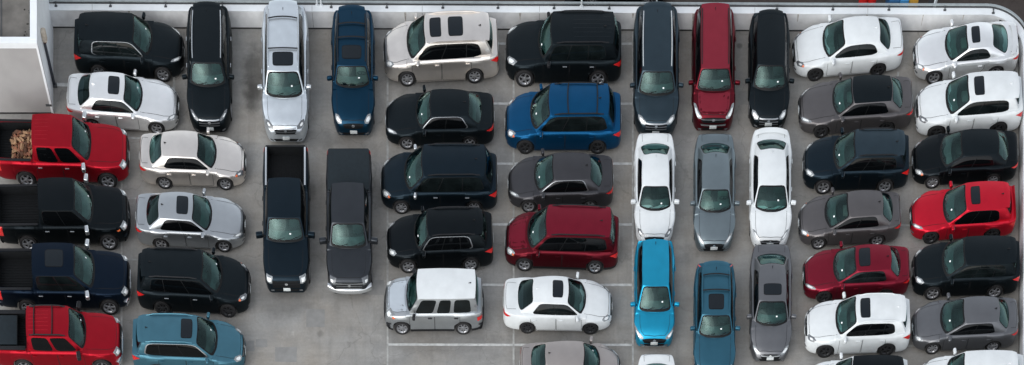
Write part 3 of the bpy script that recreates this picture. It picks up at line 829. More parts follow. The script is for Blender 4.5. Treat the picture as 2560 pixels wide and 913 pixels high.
# --- fifth column
EW('W', 1264, 1553, 218, 'van', 0, W=2.03, H=1.88, fw0=.276, fw1=.39, fr1=.93, fr0=.98, col='black_matte', rails='black', handle='chrome', trim='belt', wheel=0, mirror='black', ribs=(-.3,.9), over=dict(rw=.40, wf=.165, zc=1.12, zb=1.15, nose=[(0,.60),(.004,.80),(.012,.93),(.035,1.0),(.10,1.06)], dlo=(.04,.14)), wr=.71,
   name='parked_suv', cat='suv', label='large black suv with ribbed roof against the top wall above the blue minivan')
EW('W', 1263, 1552, 386, 'van', 0, W=1.98, H=1.75, fw0=.21, fw1=.377, fr1=.888, fr0=.955, col='blue', rails='black', cross=(.535,.79), trim='belt', skip_amber=False, rimdark=True, wheel=0,
   name='parked_minivan', cat='minivan', label='blue minivan with black rails and two crossbars on its roof')
EW('W', 1270, 1533, 532, 'sedan', .6, W=1.84, H=1.46, fw0=.24, fw1=.428, fr1=.776, fr0=.90, col='greydark', trim='full', grille='chrome', wheel=3,
   name='parked_car', cat='car', label='dark brown grey sedan between the blue minivan and the maroon minivan')
EW('W', 1262, 1547, 682, 'van', -2, W=1.90, H=1.76, fw0=.19, fw1=.36, fr1=.925, fr0=.975, col='maroon', roof='wine', hood='wine', rails='black', skip_amber=False, wheel=0, sill=True,  # lighter red on roof and hood paints in the skylight on top
   name='parked_minivan', cat='minivan', label='maroon minivan with black roof rails above the white sedan')
EW('E', 1258, 1530, 836, 'sedan', .8, W=1.82, H=1.47, fw0=.235, fw1=.405, fr1=.724, fr0=.875, col='white', sunroof=[(.455,.545,.60)], tinted=True, wheel=1, rimdark=True, grille='chrome', permit=False,
   name='parked_car', cat='car', label='white sedan with dark sunroof and nose to the right below the maroon minivan')
EW('E', 1300, 1551, 990, 'sedan', 0, W=1.72, H=1.45, fw0=.20, fw1=.37, fr1=.745, fr0=.90, col='beige', grille='chrome',
   name='parked_car', cat='car', label='beige sedan cut off by the bottom edge below the white sedan with sunroof')
# --- sixth to eighth columns, noses toward the viewer
SO(1582, 1699, 343, 5.0, 'suv', W=2.0, H=1.80, fw0=.205, fw1=.315, fr1=.90, fr0=.975, col='slate', rails='chrome', grille='bars', light='clear', wr=.66,
   name='parked_suv', cat='suv', label='slate blue suv with silver roof rails and bright mesh grille facing down')
SO(1585, 1689, 613, 4.42, 'sedan', W=1.78, H=1.44, fw0=.21, fw1=.38, fr1=.70, fr0=.885, col='white', grille='black', light='dark',
   name='parked_car', cat='car', label='white sedan between the slate blue suv and the bright blue compact')
SO(1586, 1687, 868, 4.12, 'box', W=1.76, H=1.62, fw0=.235, fw1=.40, fr1=.90, fr0=.965, col='cyan', grille='black', swept=True, lip=.36, light='clear', wr=.64, over=dict(zc=1.02, zb=1.08, nose=[(0,.56),(.006,.66),(.02,.75),(.05,.85),(.10,.93)], dlo=(.04,.08)),
   name='parked_car', cat='hatchback', label='bright sky blue boxy hatchback nose down behind the white sedan')
SO(1594, 1688, 1166, 4.5, 'sedan', W=1.75, H=1.43, fw0=.265, fw1=.435, fr1=.71, fr0=.90, col='white', permit=False,
   name='parked_car', cat='car', label='white car of which only the tail shows at the bottom edge')
SO(1731, 1837, 329, 4.72, 'box', W=1.88, H=1.72, fw0=.22, fw1=.32, fr1=.93, fr0=.975, col='maroon', roof='rose', hood='rose', rails='black', grille='chrome', light='clear', swept=True, lip=.62, wr=.66, permit=True, over=dict(n=7),  # dark body below lighter roof and hood, shaded sides painted in
   name='parked_suv', cat='suv', label='dusty red suv with black roof edges facing down near the top wall')
SO(1735, 1838, 631, 4.70, 'sedan', W=1.82, H=1.48, fw0=.245, fw1=.387, fr1=.73, fr0=.90, col='steelgreen', trim='belt', grille='black', light='clear',
   name='parked_car', cat='car', label='grey green sedan facing down between two white sedans')
SO(1735, 1838, 962, 4.75, 'suv', W=1.82, H=1.66, fw0=.30, fw1=.425, fr1=.90, fr0=.975, col='tealblue', rails='body', cross=(.647,.796), sunroof=[(.48,.61,.5)], tail_shape='tall',
   name='parked_suv', cat='station wagon', label='teal blue wagon with roof rack and glass roof cut off by the bottom edge')
SO(1872, 1974, 322, 4.42, 'suv', W=1.78, H=1.60, fw0=.235, fw1=.375, fr1=.90, fr0=.97, col='black_matte', grille='bars', light='clear', over=dict(wr=.66, zc=1.0, zb=1.08, nose=[(0,.55),(.005,.66),(.018,.74),(.045,.82),(.10,.90)]),
   name='parked_car', cat='hatchback', label='black hatchback facing down between the dusty red suv and a white sedan')
SO(1875, 1979, 622, 4.76, 'sedan', W=1.83, H=1.46, fw0=.215, fw1=.39, fr1=.725, fr0=.89, col='white', tinted=True, grille='chrome', light='clear', spoiler='wing',
   name='parked_car', cat='car', label='white sedan with raised boot lip parked below the black hatchback')
SO(1876, 1979, 906, 4.72, 'sedan', W=1.83, H=1.46, fw0=.22, fw1=.385, fr1=.73, fr0=.90, col='grey', sunroof=[(.44,.535)], grille='chrome', light='clear',
   name='parked_car', cat='car', label='dark grey sedan with sunroof facing down right below a white sedan')
# --- ninth column, noses to the left
EW('W', 1981, 2257, 198, 'sedan', 4.5, W=1.83, H=1.47, fw0=.253, fw1=.442, fr1=.765, fr0=.885, col='white', tinted=True, wheel=3, rimdark=True, light='dark', skip_amber=False, permit=False, trim=None, over=dict(n=3.8, dlo=(.03,.16)),
   name='parked_car', cat='car', label='white sedan standing slightly askew against the top wall')
EW('W', 1996, 2281, 342, 'sedan', 3, W=1.84, H=1.45, fw0=.28, fw1=.45, fr1=.80, fr0=.91, col='greybrown', roof='black_matte', trim='belt', wheel=0, rimdark=True,
   name='parked_car', cat='car', label='brown grey sedan with a black roof')
EW('W', 2008, 2270, 485, 'suv', 1, W=1.79, H=1.70, fw0=.262, fw1=.46, fr1=.90, fr0=.965, col='blueblack', roof='slate', rails='black', wheel=3, light='clear',
   name='parked_suv', cat='suv', label='blue black suv with slate roof below the brown grey sedan')
EW('W', 1996, 2251, 621, 'sedan', 2.8, W=1.75, H=1.44, fw0=.235, fw1=.463, fr1=.80, fr0=.92, col='greybrown', wheel=3, skip_amber=False,
   name='parked_car', cat='car', label='warm grey sedan above the dark red sedan with sunroof')
EW('W', 2008, 2273, 756, 'sedan', 2, W=1.76, H=1.47, fw0=.262, fw1=.47, fr1=.80, fr0=.91, col='wine', sunroof=[(.50,.60,.66)], wheel=0, grille='chrome', rimdark=True, trim='belt',
   name='parked_car', cat='car', label='dark red sedan with sunroof between a grey sedan and a white suv')
EW('W', 2012, 2273, 893, 'suv', 1.5, W=1.84, H=1.68, fw0=.27, fw1=.455, fr1=.90, fr0=.965, col='white', sunroof=[(.50,.585,.64)], rails='body', wheel=0, rimdark=True, light='dark', over=dict(n=5, dlo=(.03,.16)),
   name='parked_suv', cat='suv', label='white suv with sunroof below the dark red sedan')
EW('W', 2008, 2268, 1042, 'suv', 1.5, W=1.84, H=1.64, fw0=.26, fw1=.44, fr1=.90, fr0=.965, col='white', roof='black', 
   name='parked_suv', cat='suv', label='white suv with black roof peeking in at the bottom edge')
# --- last column by the right wall, noses to the left
EW('W', 2283, 2545, 206, 'coupe', 4.5, W=1.80, H=1.39, fw0=.278, fw1=.485, fr1=.725, fr0=.90, col='silverlight', doors=1, sunroof=[(.525,.60,.60)], spoiler='wing', light='clear', wheel=3, permit=False, antenna=False, skip_amber=False, over=dict(wr=.62),
   name='parked_car', cat='coupe', label='silver coupe with rear wing in the rounded corner of the deck')
EW('W', 2288, 2553, 346, 'suv', 3.5, W=1.82, H=1.66, fw0=.256, fw1=.46, fr1=.905, fr0=.965, col='white', sunroof=[(.515,.60,.62)], light='dark', rimdark=True, wheel=0, over=dict(n=5, dlo=(.03,.14)), tail_shape='mid',
   name='parked_suv', cat='suv', label='white suv with sunroof just below the silver coupe')
EW('W', 2281, 2543, 470, 'sedan', 2, W=1.76, H=1.44, fw0=.24, fw1=.44, fr1=.787, fr0=.905, col='black', roof='black_matte', wheel=1, skip_amber=False, light='clear', antenna=False, permit=False,
   name='parked_car', cat='car', label='black sedan directly above the bright red hatchback')
EW('W', 2275, 2537, 607, 'suv', 3, W=1.79, H=1.50, fw0=.292, fw1=.495, fr1=.885, fr0=.965, col='redbright', sunroof=[(.545,.625,.60)], trim='belt', rimdark=True, wheel=0, over=dict(rw=.335, zc=.98, zb=1.06, nose=[(0,.52),(.005,.62),(.018,.72),(.045,.80),(.10,.87)], n=5, dlo=(.03,.18)),
   name='parked_car', cat='hatchback', label='bright red hatchback with sunroof near the right wall')
EW('W', 2281, 2546, 749, 'suv', 1.5, W=1.82, H=1.67, fw0=.25, fw1=.45, fr1=.905, fr0=.965, col='black_matte', trim='belt', wheel=0, light='clear', over=dict(n=5, dlo=(.03,.14)),
   name='parked_suv', cat='suv', label='black suv directly below the bright red hatchback')
EW('W', 2281, 2543, 884, 'sedan', 2, W=1.78, H=1.45, fw0=.24, fw1=.46, fr1=.793, fr0=.91, col='grey', wheel=1, light='clear',
   name='parked_car', cat='car', label='mid grey sedan near the right wall below the black suv')
EW('W', 2292, 2556, 1030, 'suv', 1.5, W=1.82, H=1.66, fw0=.25, fw1=.41, fr1=.88, fr0=.955, col='white', light='dark', permit=False,
   name='parked_suv', cat='suv', label='plain white suv in the bottom right corner')

# firewood in the red pickup's bed
bx, by = redtruck.location.x, redtruck.location.y
WOOD = [mat('split_wood_'+n, c, .8, var=.35, scale=7) for n, c in (('pale', (.34,.20,.11)), ('brown', (.10,.045,.024)), ('orange', (.22,.085,.045)))]
ends = mat('cut_wood', (.50,.33,.20), .8, var=.25, scale=14)
rng = random.Random(11)
protos = []
for q in range(6):
    b = MB()
    n = rng.choice((3, 4, 4)); r_ = rng.uniform(.055, .085); Lh = rng.uniform(.08, .15)
    vs = [[b.bm.verts.new((sx*Lh, (r_*math.cos(2*math.pi*k/n)*rng.uniform(.8, 1.2)), r_*math.sin(2*math.pi*k/n)*rng.uniform(.8, 1.2))) for k in range(n)] for sx in (-1, 1)]
    for k in range(n): b.bm.faces.new((vs[0][k], vs[0][(k+1) % n], vs[1][(k+1) % n], vs[1][k]))
    b.bm.faces.new(vs[0]); b.bm.faces.new(vs[1])
    bmesh.ops.bevel(b.bm, geom=list(b.bm.edges), offset=.012, segments=1, affect='EDGES')
    protos.append(b.build('firewood_chunk', WOOD[q % 3], None, smooth=0))
k = 0
for lay in range(3):
    for i in range(8 - lay):
        for j in range(9 - lay):
            if rng.random() < .2: continue
            src = protos[rng.randrange(6)]
            o = src if k < 6 and (src := protos[k]) else src.copy()
            if k >= 6: C.objects.link(o)
            X0 = gx(28, 1.0) + .10 + (i + lay*.5)*.145; Y0 = by - .66 + (j + lay*.5)*.16
            o.location = (X0 + rng.uniform(-.03, .03), Y0 + rng.uniform(-.03, .03), .985 + lay*.11)
            o.rotation_euler = (rng.uniform(-.4, .4), rng.uniform(-.15, .15), rng.choice((0, 1.57, .8, 2.2)) + rng.uniform(-.3, .3))
            tag(o, 'split brown firewood chunk heaped in the open bed of the dark red pickup', 'firewood', 'firewood heap in the red pickup bed')
            k += 1
# ================================================================ the deck
def deckmat():
    m, nt, o = nodes('concrete_deck'); L_ = nt.links.new
    b = nt.nodes.new('ShaderNodeBsdfPrincipled'); b.inputs['Roughness'].default_value = .85; b.inputs['Specular IOR Level'].default_value = .2
    tc = nt.nodes.new('ShaderNodeTexCoord')
    def noise(s, d=6, r=.6, dist=0., vec=None):
        n = nt.nodes.new('ShaderNodeTexNoise'); n.inputs['Scale'].default_value = s; n.inputs['Detail'].default_value = d
        n.inputs['Roughness'].default_value = r; n.inputs['Distortion'].default_value = dist
        L_(vec or tc.outputs['Object'], n.inputs['Vector']); return n.outputs[0]
    def rng_(x, a, b_, c, d, smooth=False):
        r = nt.nodes.new('ShaderNodeMapRange'); r.inputs[1].default_value=a; r.inputs[2].default_value=b_; r.inputs[3].default_value=c; r.inputs[4].default_value=d
        if smooth: r.interpolation_type = 'SMOOTHSTEP'
        L_(x, r.inputs[0]); return r.outputs[0]
    def mul(a, b_):
        n = nt.nodes.new('ShaderNodeMath'); n.operation='MULTIPLY'; L_(a, n.inputs[0])
        if isinstance(b_, (int, float)): n.inputs[1].default_value = b_
        else: L_(b_, n.inputs[1])
        return n.outputs[0]
    f = rng_(noise(.16, 5), .3, .7, .88, 1.12)
    f = mul(f, rng_(noise(.9, 8, .65, .4), .3, .7, .86, 1.10))
    f = mul(f, rng_(noise(9, 8, .7), .25, .75, .88, 1.10))
    f = mul(f, rng_(noise(60, 3, .7), .3, .7, .90, 1.10))
    mp = nt.nodes.new('ShaderNodeMapping'); mp.inputs['Scale'].default_value = (.25, 2.2, 1); L_(tc.outputs['Object'], mp.inputs[0])
    f = mul(f, rng_(noise(1.3, 5, .6, .3, mp.outputs[0]), .35, .75, 1.05, .90))
    mp2 = nt.nodes.new('ShaderNodeMapping'); mp2.inputs['Scale'].default_value = (2.4, .22, 1); L_(tc.outputs['Object'], mp2.inputs[0])
    f = mul(f, rng_(noise(1.1, 5, .6, .25, mp2.outputs[0]), .52, .74, 1., .86))
    f = mul(f, rng_(noise(2.6, 4, .55), .66, .74, 1., .88))
    f = mul(f, rng_(noise(1.2, 7, .6, .8), .60, .72, 1., 1.13))
    # irregular stains: (x, y, radius, strength)
    def spot(px, py, rad, k, sx=1.):
        vm = nt.nodes.new('ShaderNodeVectorMath'); vm.operation='SUBTRACT'; L_(tc.outputs['Object'], vm.inputs[0]); vm.inputs[1].default_value = (gx(px), gy(py), 0)
        v2 = nt.nodes.new('ShaderNodeVectorMath'); v2.operation='MULTIPLY'; L_(vm.outputs[0], v2.inputs[0]); v2.inputs[1].default_value = (1/sx, 1, 1)
        ln = nt.nodes.new('ShaderNodeVectorMath'); ln.operation='LENGTH'; L_(v2.outputs[0], ln.inputs[0])
        a = nt.nodes.new('ShaderNodeMath'); a.operation='ADD'; L_(ln.outputs['Value'], a.inputs[0]); L_(rng_(noise(1.6, 6, .6), 0, 1, -rad*.7, rad*.7), a.inputs[1])
        return rng_(a.outputs[0], rad*.35, rad*1.2, 1-k*.85, 1., True)
    for s in ((636, 190, 1.5, .60, .42), (630, 245, .9, .5, .5), (925, 120, .55, .30), (800, 350, .6, .25, 2.), (777, 480, .5, .3, .5), (800, 836, .18, .35), (1310, 640, 1., .22, 1.6),
              (1110, 205, 1.2, .34, 2.6), (1100, 845, 1.2, .28, 2.6), (1400, 850, 1.2, .26, 2.6), (1860, 500, .6, .22, .4), (2390, 590, .9, .25, 2.2), (1848, 115, .14, .5), (1390, 690, .9, .25, 2.6), (870, 360, .9, .25, 1.5), (710, 748, 1., .3, 1.4), (1715, 320, .5, .28), (1725, 640, .5, .25)):
        f = mul(f, spot(*s))
    # fine cracks
    vo = nt.nodes.new('ShaderNodeTexVoronoi'); vo.feature = 'DISTANCE_TO_EDGE'; vo.inputs['Scale'].default_value = .22
    dn = nt.nodes.new('ShaderNodeTexNoise'); dn.inputs['Scale'].default_value = 1.1; dn.inputs['Detail'].default_value = 6; L_(tc.outputs['Object'], dn.inputs['Vector'])
    vm = nt.nodes.new('ShaderNodeVectorMath'); vm.operation = 'MULTIPLY_ADD'; L_(dn.outputs[1], vm.inputs[0]); vm.inputs[1].default_value=(1.3,1.3,0); L_(tc.outputs['Object'], vm.inputs[2])
    L_(vm.outputs[0], vo.inputs['Vector'])
    f = mul(f, rng_(vo.outputs['Distance'], .0, .006, .80, 1.))
    sc = nt.nodes.new('ShaderNodeVectorMath'); sc.operation='SCALE'; sc.inputs[0].default_value = (.300,.299,.288)
    L_(f, sc.inputs['Scale'])
    # warm/cool drift
    hue = nt.nodes.new('ShaderNodeMix'); hue.data_type = 'RGBA'; hue.blend_type = 'MULTIPLY'
    L_(rng_(noise(.3, 4), .4, .7, 0, 1), hue.inputs[0]); L_(sc.outputs[0], hue.inputs[6]); hue.inputs[7].default_value = (1.05, .98, .90, 1)
    L_(hue.outputs[2], b.inputs['Base Color'])
    bp = nt.nodes.new('ShaderNodeBump'); bp.inputs['Strength'].default_value=.25; bp.inputs['Distance'].default_value=.01; L_(noise(25, 8, .7), bp.inputs['Height']); L_(bp.outputs[0], b.inputs['Normal'])
    L_(b.outputs[0], o.inputs[0]); return m
def struct(o): o['kind'] = 'structure'; return o
def tilt(px): return (px-130)*10/2130.      # the top wall runs very slightly askew
xr_ = gx(2548)+.2
_c0, _c1, _r = gx(2455), gy(69+tilt(2455)), gx(2548)-gx(2455)
CURVE = [(_c0+(_r+.2)*math.sin(math.pi/2*k/12), _c1-_r+(_r+.2)*math.cos(math.pi/2*k/12), 0) for k in range(12, -1, -1)]
CURVE.append((-45, gy(69)+.2, 0))
deck = struct(mesh('deck', [(-45,-40,0),(xr_,-40,0)]+CURVE, [tuple(range(2+len(CURVE)))], deckmat(), None, 0))
# repaired slab patches, 4 mm sheets
def slab(px0, py0, px1, py1, col, z=.004):
    m = mat('patch_concrete_%d' % int(col*1000), (col, col*1.0, col*.97), .85, spec=.2, var=.12, scale=3)
    x0, x1, y0, y1 = gx(px0), gx(px1), gy(py1), gy(py0); V = []; n = 9
    for a, b_ in (((x0,y0),(x1,y0)), ((x1,y0),(x1,y1)), ((x1,y1),(x0,y1)), ((x0,y1),(x0,y0))):
        for k in range(n): V.append((lerp(a[0],b_[0],k/n)+random.uniform(-.012,.012), lerp(a[1],b_[1],k/n)+random.uniform(-.012,.012), z))
    struct(mesh('concrete_patch', V, [tuple(range(len(V)))], m, None, 0))
slab(766, 773, 812, 818, .245); slab(688, 868, 742, 905, .255); slab(640, 848, 668, 868, .26); slab(600, 852, 636, 878, .26)
slab(900, 700, 960, 738, .26); slab(1846, 228, 1874, 262, .26)
# painted stall lines
LINE = mat('worn_line_paint', (.38,.385,.37), .8, spec=.2, var=.28, scale=5)
LINEB = mat('line_paint', (.50,.51,.50), .8, spec=.2, var=.22, scale=5)
def line(px0, py0, px1, py1, w=.10, m=LINE, z=.008):
    a, b_ = Vector((gx(px0), gy(py0), z)), Vector((gx(px1), gy(py1), z)); d = (b_-a).normalized(); n = Vector((-d.y, d.x, 0))*w/2
    V = []; N = 40
    for k in range(N+1):
        p = a.lerp(b_, k/N); e = random.uniform(.86, 1.06); V += [p+n*e, p-n*e]
    Fq = [(2*i, 2*i+1, 2*i+3, 2*i+2) for i in range(N)]
    struct(mesh('parking_line', V, Fq, m, None, 0))
for px, y0, y1 in ((969, 160, 1010), (1284, 200, 1010), (1582, 80, 1010), (304, 300, 1010)): line(px, y0, px, y1, .085)
for k, y in enumerate((109, 259, 409, 561, 712, 862, 1012)):
    line(971, y, 1282, y+1, .11, LINEB, .012); line(1286, y+1, 1580, y+1, .11, LINEB, .012)
line(136, 212, 175, 213, .16, LINEB, .012); line(300, 345, 352, 346, .10, LINE, .012)
for y in (497, 650): line(306, y, 345, y, .08, LINE, .012)
for y in (265, 414, 564, 715, 865): line(2225, y, 2310, y, .10, LINE, .012)
line(435, 190, 437, 330, .10, LINE); line(2246, 180, 2240, 215, .10, LINE)

# ---------------------------------------------------------------- boundary wall with its rail
WALL = mat('painted_wall', (.74,.755,.76), .7, var=.16, scale=1.6, bump=.15)
WALLTOP = mat('painted_coping', (.76,.80,.82), .6, var=.06, scale=2)
STEEL = mat('galvanised_rail', (.34,.38,.39), .45, .3, var=.1)
DKSTEEL = mat('dark_bracket', (.06,.065,.07), .6, var=.1)
WH = .82; TH = .265
yb0 = lambda px: gy(69 + tilt(px))
pl = [Vector((gx(134)-.05, yb0(134), 0)), Vector((gx(2455), yb0(2455), 0))]
cx0, cy0 = gx(2455), yb0(2455); xr = gx(2548); rx, ry = xr-cx0, xr-cx0
for k in range(1, 17):
    t = math.pi/2*k/16; pl.append(Vector((cx0+rx*math.sin(t), cy0-ry*(1-math.cos(t)), 0)))
pl.append(Vector((xr, -40, 0)))
def sweep(nm, prof, m, parent=None):
    V = []; Fq = []; n = len(prof)
    for i, p in enumerate(pl):
        a = (pl[i]-pl[i-1]).normalized() if i else None; b_ = (pl[i+1]-pl[i]).normalized() if i < len(pl)-1 else None
        d = ((a or b_)+(b_ or a)).normalized(); nn = Vector((-d.y, d.x, 0)); k = 1/max(.5, nn.dot(Vector((-(b_ or a).y, (b_ or a).x, 0))))
        for (o_, z) in prof: V.append(p+nn*o_*k+Vector((0,0,z)))
    for i in range(len(pl)-1):
        for j in range(n): Fq.append((i*n+j, (i+1)*n+j, (i+1)*n+(j+1) % n, i*n+(j+1) % n))
    Fq += [tuple(range(n)), tuple((len(pl)-1)*n+j for j in range(n))]
    return mesh(nm, V, Fq, m, parent, 40)
wr_ = empty('parapet_wall', (0, yb0(1280), 0), 0, 'low painted concrete wall with a white top along the edge of the deck', 'wall')
def rel(o): o.parent = wr_; o.matrix_parent_inverse = Matrix.Translation((0, -yb0(1280), 0)); return o
rel(sweep('wall', [(0,-.35),(0,WH-.025),(TH,WH-.025),(TH,-6)], WALL))
rel(sweep('coping', [(-.008,WH-.03),(-.008,WH-.008),(.0,WH),(TH+.01,WH),(TH+.02,WH-.02),(TH+.02,WH-.03)], WALLTOP))
rel(sweep('base_groove', [(-.02,.0),(-.02,.035),(-.004,.05),(-.004,0)], mat('dark_joint', (.03,.03,.03), .9, var=.3)))
rl = empty('guard_rail', (0, yb0(1280)+TH, 0), 0, 'slim grey metal rail on short brackets along the outer edge of the wall', 'railing')
def rel2(o): o.parent = rl; o.matrix_parent_inverse = Matrix.Translation((0, -yb0(1280)-TH, 0)); return o
rel2(sweep('top_rail', [(TH+.035,WH+.06),(TH+.035,WH+.115),(TH+.10,WH+.115),(TH+.10,WH+.06)], STEEL))
rel2(sweep('lower_rail', [(TH+.026,WH-.01),(TH+.026,WH+.02),(TH+.06,WH+.02),(TH+.06,WH-.01)], DKSTEEL))
for px in [140, 276, 414, 556, 690, 828, 967, 1107, 1245, 1385, 1523, 1662, 1802, 1942, 2082, 2222, 2362, 2483]:
    x = gx(px, WH); y = yb0(px) + (0 if px < 2420 else -.12)
    b_ = MB().box((x, y+TH*.62, WH+.010), (.12, .07, .02)).box((x, y+TH*.80, WH+.035), (.04, .10, .05)).box((x, y+TH+.03, WH+.05), (.045, .05, .05))
    rel2(b_.build('bracket', DKSTEEL, None, 0))
jm = mat('wall_joint', (.36,.37,.37), .85, var=.3)
for px in range(240, 2440, 275):
    x = gx(px+random.uniform(-12, 12)); y = yb0(px)
    rel(MB().box((x, y-.002, WH*.5-.02), (.022, .006, WH-.08)).build('joint', jm, None, 0))
    rel(MB().box((x, y+TH*.5, WH+.001), (.018, TH-.01, .006)).build('joint', jm, None, 0))
st = mat('rust_streak', (.46,.44,.41), .9, var=.35, scale=9)
for px in (330, 505, 760, 1015, 1180, 1300, 1580, 1730, 1990, 2160, 2300, 2400):
    x = gx(px); y = yb0(px)-.004; w0 = random.uniform(.02, .06); h = random.uniform(.18, .5)
    rel(mesh('streak', [(x-w0, y, WH-.035), (x+w0, y, WH-.035), (x+w0*.4, y, WH-.03-h), (x-w0*.2, y, WH-.03-h*1.1)], [(0,1,2,3)], st, None, 0))
# dark curved opening in the corner of the wall
V = []; Fq = []
for k in range(13):
    t = lerp(R(22), R(66), k/12)
    for z in (.33, .71): V.append((cx0+(rx-.012)*math.sin(t), cy0-ry*(1-math.cos(t))-.012*math.cos(t), z))
for k in range(12): Fq.append((2*k, 2*k+2, 2*k+3, 2*k+1))
rel(mesh('wall_opening', V, Fq, mat('dark_opening', (.004,.004,.005), .95, var=.1), None, 40))
# thin posts fixed to the wall
for px, lab in ((793, 'left one of the twin thin white posts rising from the wall top'), (803, 'right one of the twin thin white posts rising from the wall top'), (1454, 'thin white post behind the rail above the big black suv'), (1641, 'thin white post on the wall top behind the slate blue suv')):
    x = gx(px, WH); y = yb0(px)+TH*.92
    r_ = empty('metal_post', (x, y, WH), 0, lab, 'post', 'thin posts on the wall')
    MB().tube([(0,0,0),(0,0,1.3)], .035, 10).build('pole', WALLTOP, r_)
    MB().box((0,0,.012), (.15,.12,.024), bevel=.005).build('base_plate', WALLTOP, r_)

# ---------------------------------------------------------------- the stair tower
TW = mat('tower_side_paint', (.36,.355,.35), .8, var=.07, scale=1.1, bump=.2)
TE = mat('tower_white_paint', (.80,.84,.86), .7, var=.05, scale=1.5, bump=.1)
TR = mat('tower_roof_concrete', (.15,.142,.13), .9, var=.35, scale=1.3)
th = 3.35; tx = gx(133); ty = gy(284)
tw = empty('stair_tower', (tx-3, ty, 0), 0, 'white and grey stair tower with a sunken flat roof at the left edge', 'building')
def relt(o): o.parent = tw; o.matrix_parent_inverse = Matrix.Translation((-(tx-3), -ty, 0)); return o
yN = ty+9; xW = tx-9
relt(MB().box(((tx+xW)/2-.003, ty+.1, th/2-.13), (tx-xW-.0, .2, th-.26)).build('south_wall', TW, None, 0))
relt(MB().box((tx-.1, (ty+yN)/2+.1, th/2-.0), (.206, yN-ty-.2, th)).build('east_wall', TE, None, 0))
relt(MB().box((tx-.02, ty-.008, th/2-.1), (.09, .03, th-.2)).build('corner_trim', TE, None, 0))
relt(MB().box(((tx+xW)/2, ty+.115, th-.13+.004), (tx-xW+.04, .27, .26), bevel=.01).build('roof_edge', TE, None, 0))
relt(MB().box((tx-.13, (ty+yN)/2+.13, th+.006), (.30, yN-ty-.0, .02), bevel=.004).build('roof_edge', TE, None, 0))
relt(MB().box(((tx+xW)/2-.2, (ty+yN)/2+.2, th-.45), (tx-xW-.4, yN-ty-.4, .1)).build('flat_roof', TR, None, 0))
relt(MB().box(((tx+xW)/2, ty-.012, .03), (tx-xW, .024, .06)).build('base_joint', mat('dark_joint', (.03,.03,.03)), None, 0))
relt(MB().box((gx(3, th-.4), (ty+yN)/2, th-.385), (.05, yN-ty-.6, .03)).build('roof_seam', DKSTEEL, None, 0))
for q in range(16):
    x = gx(66, 3) + random.uniform(-.12, .14); y = gy(60, 3)+random.uniform(-.9, .9)
    b = MB(); b.cap(random.uniform(.02, .05), 0, 7, 'Z'); relt(b.build('roof_debris', mat('roof_dirt', (.02,.018,.015), .9), None, 0, loc=(x, y, th-.396)))
dp = empty('drainpipe', (tx+.07, gy(216), 0), 0, 'dark drainpipe running up the white side of the stair tower', 'pipe')
MB().tube([(0,0,.02),(0,0,2.05)], .06, 10).build('pipe', mat('dark_pipe', (.035,.042,.055), .5, var=.2), dp)
MB().box((.0,0,.06), (.22,.16,.10), bevel=.02).build('shoe', DKSTEEL, dp)
lp = empty('wall_lamp', (tx+.11, gy(216)+.02, 2.12), 0, 'beige wall lamp above the drainpipe on the stair tower', 'lamp')
MB().box((0,0,.27), (.22,.26,.50), bevel=.07, seg=3).build('lamp_housing', mat('aged_beige', (.50,.44,.36), .6, var=.2, scale=9), lp)
MB().box((.0,0,-.01), (.12,.14,.08), bevel=.02).build('lamp_bracket', mat('rust_brown', (.16,.09,.06), .8, var=.3), lp)
tag(MB().box((gx(122, .4), ty-.02, .42), (.26, .02, .10), bevel=.006).build('wall_plate', DKSTEEL, None, 0), 'small dark plate low on the grey wall of the stair tower', 'sign')

# ---------------------------------------------------------------- the street below
def asphalt():
    m, nt, o = nodes('asphalt'); L_ = nt.links.new
    b = nt.nodes.new('ShaderNodeBsdfPrincipled'); b.inputs['Roughness'].default_value=.9; b.inputs['Specular IOR Level'].default_value=.15
    tc = nt.nodes.new('ShaderNodeTexCoord'); n = nt.nodes.new('ShaderNodeTexNoise'); n.inputs['Scale'].default_value=3; n.inputs['Detail'].default_value=10; n.inputs['Roughness'].default_value=.75
    L_(tc.outputs['Object'], n.inputs['Vector'])
    r = nt.nodes.new('ShaderNodeValToRGB'); r.color_ramp.elements[0].position=.3; r.color_ramp.elements[0].color=(.050,.042,.038,1); r.color_ramp.elements[1].position=.7; r.color_ramp.elements[1].color=(.078,.066,.060,1)
    L_(n.outputs[0], r.inputs[0]); L_(r.outputs[0], b.inputs['Base Color']); L_(b.outputs[0], o.inputs[0]); return m
SZ = -6.0
struct(mesh('street', [(-1500,-1500,SZ),(1500,-1500,SZ),(1500,1500,SZ),(-1500,1500,SZ)], [(0,1,2,3)], asphalt(), None, 0))
ys = gy(3, SZ)
struct(MB().box((-6, gy(-12, SZ), SZ+.06), (90, .18, .12)).build('kerb', mat('kerb_concrete', (.16,.16,.155), .85, var=.15), None, 0))
def streetbit(nm, px0, px1, lab, cat, parts):
    x = gx((px0+px1)/2, SZ+1); y = gy(14, SZ+1)
    r_ = empty(nm, (x, y+.35, SZ), 0, lab, cat)
    for f in parts: f(r_)
    return r_
RB = mat('red_plastic', (.62,.012,.01), .45, var=.08); BB = mat('blue_plastic', (.012,.09,.22), .5, var=.1); LB = mat('lightblue_plastic', (.05,.25,.52), .5, var=.1)
YB = mat('yellow_plastic', (.62,.34,.05), .5, var=.1); KB = mat('black_plastic_tube', (.006,.006,.008), .5, var=.1); OR = mat('ochre_hole', (.22,.10,.02), .6, var=.1)
def barrel(x0):
    def f(r_):
        b = MB(); b.lathe([(.0001,1.45),(.17,1.43),(.19,1.38),(.19,.95),(.205,.92),(.205,.86),(.195,.83),(.20,.40),(.22,.37),(.22,.05),(.20,0)], 18, 'Z')
        b.build('drum', RB, r_, loc=(x0, 0, 0))
    return f
streetbit('red_barrier', 2158, 2181, 'pair of bright red drums standing together on the street behind the rail', 'barrel', [barrel(-.2), barrel(.21)])
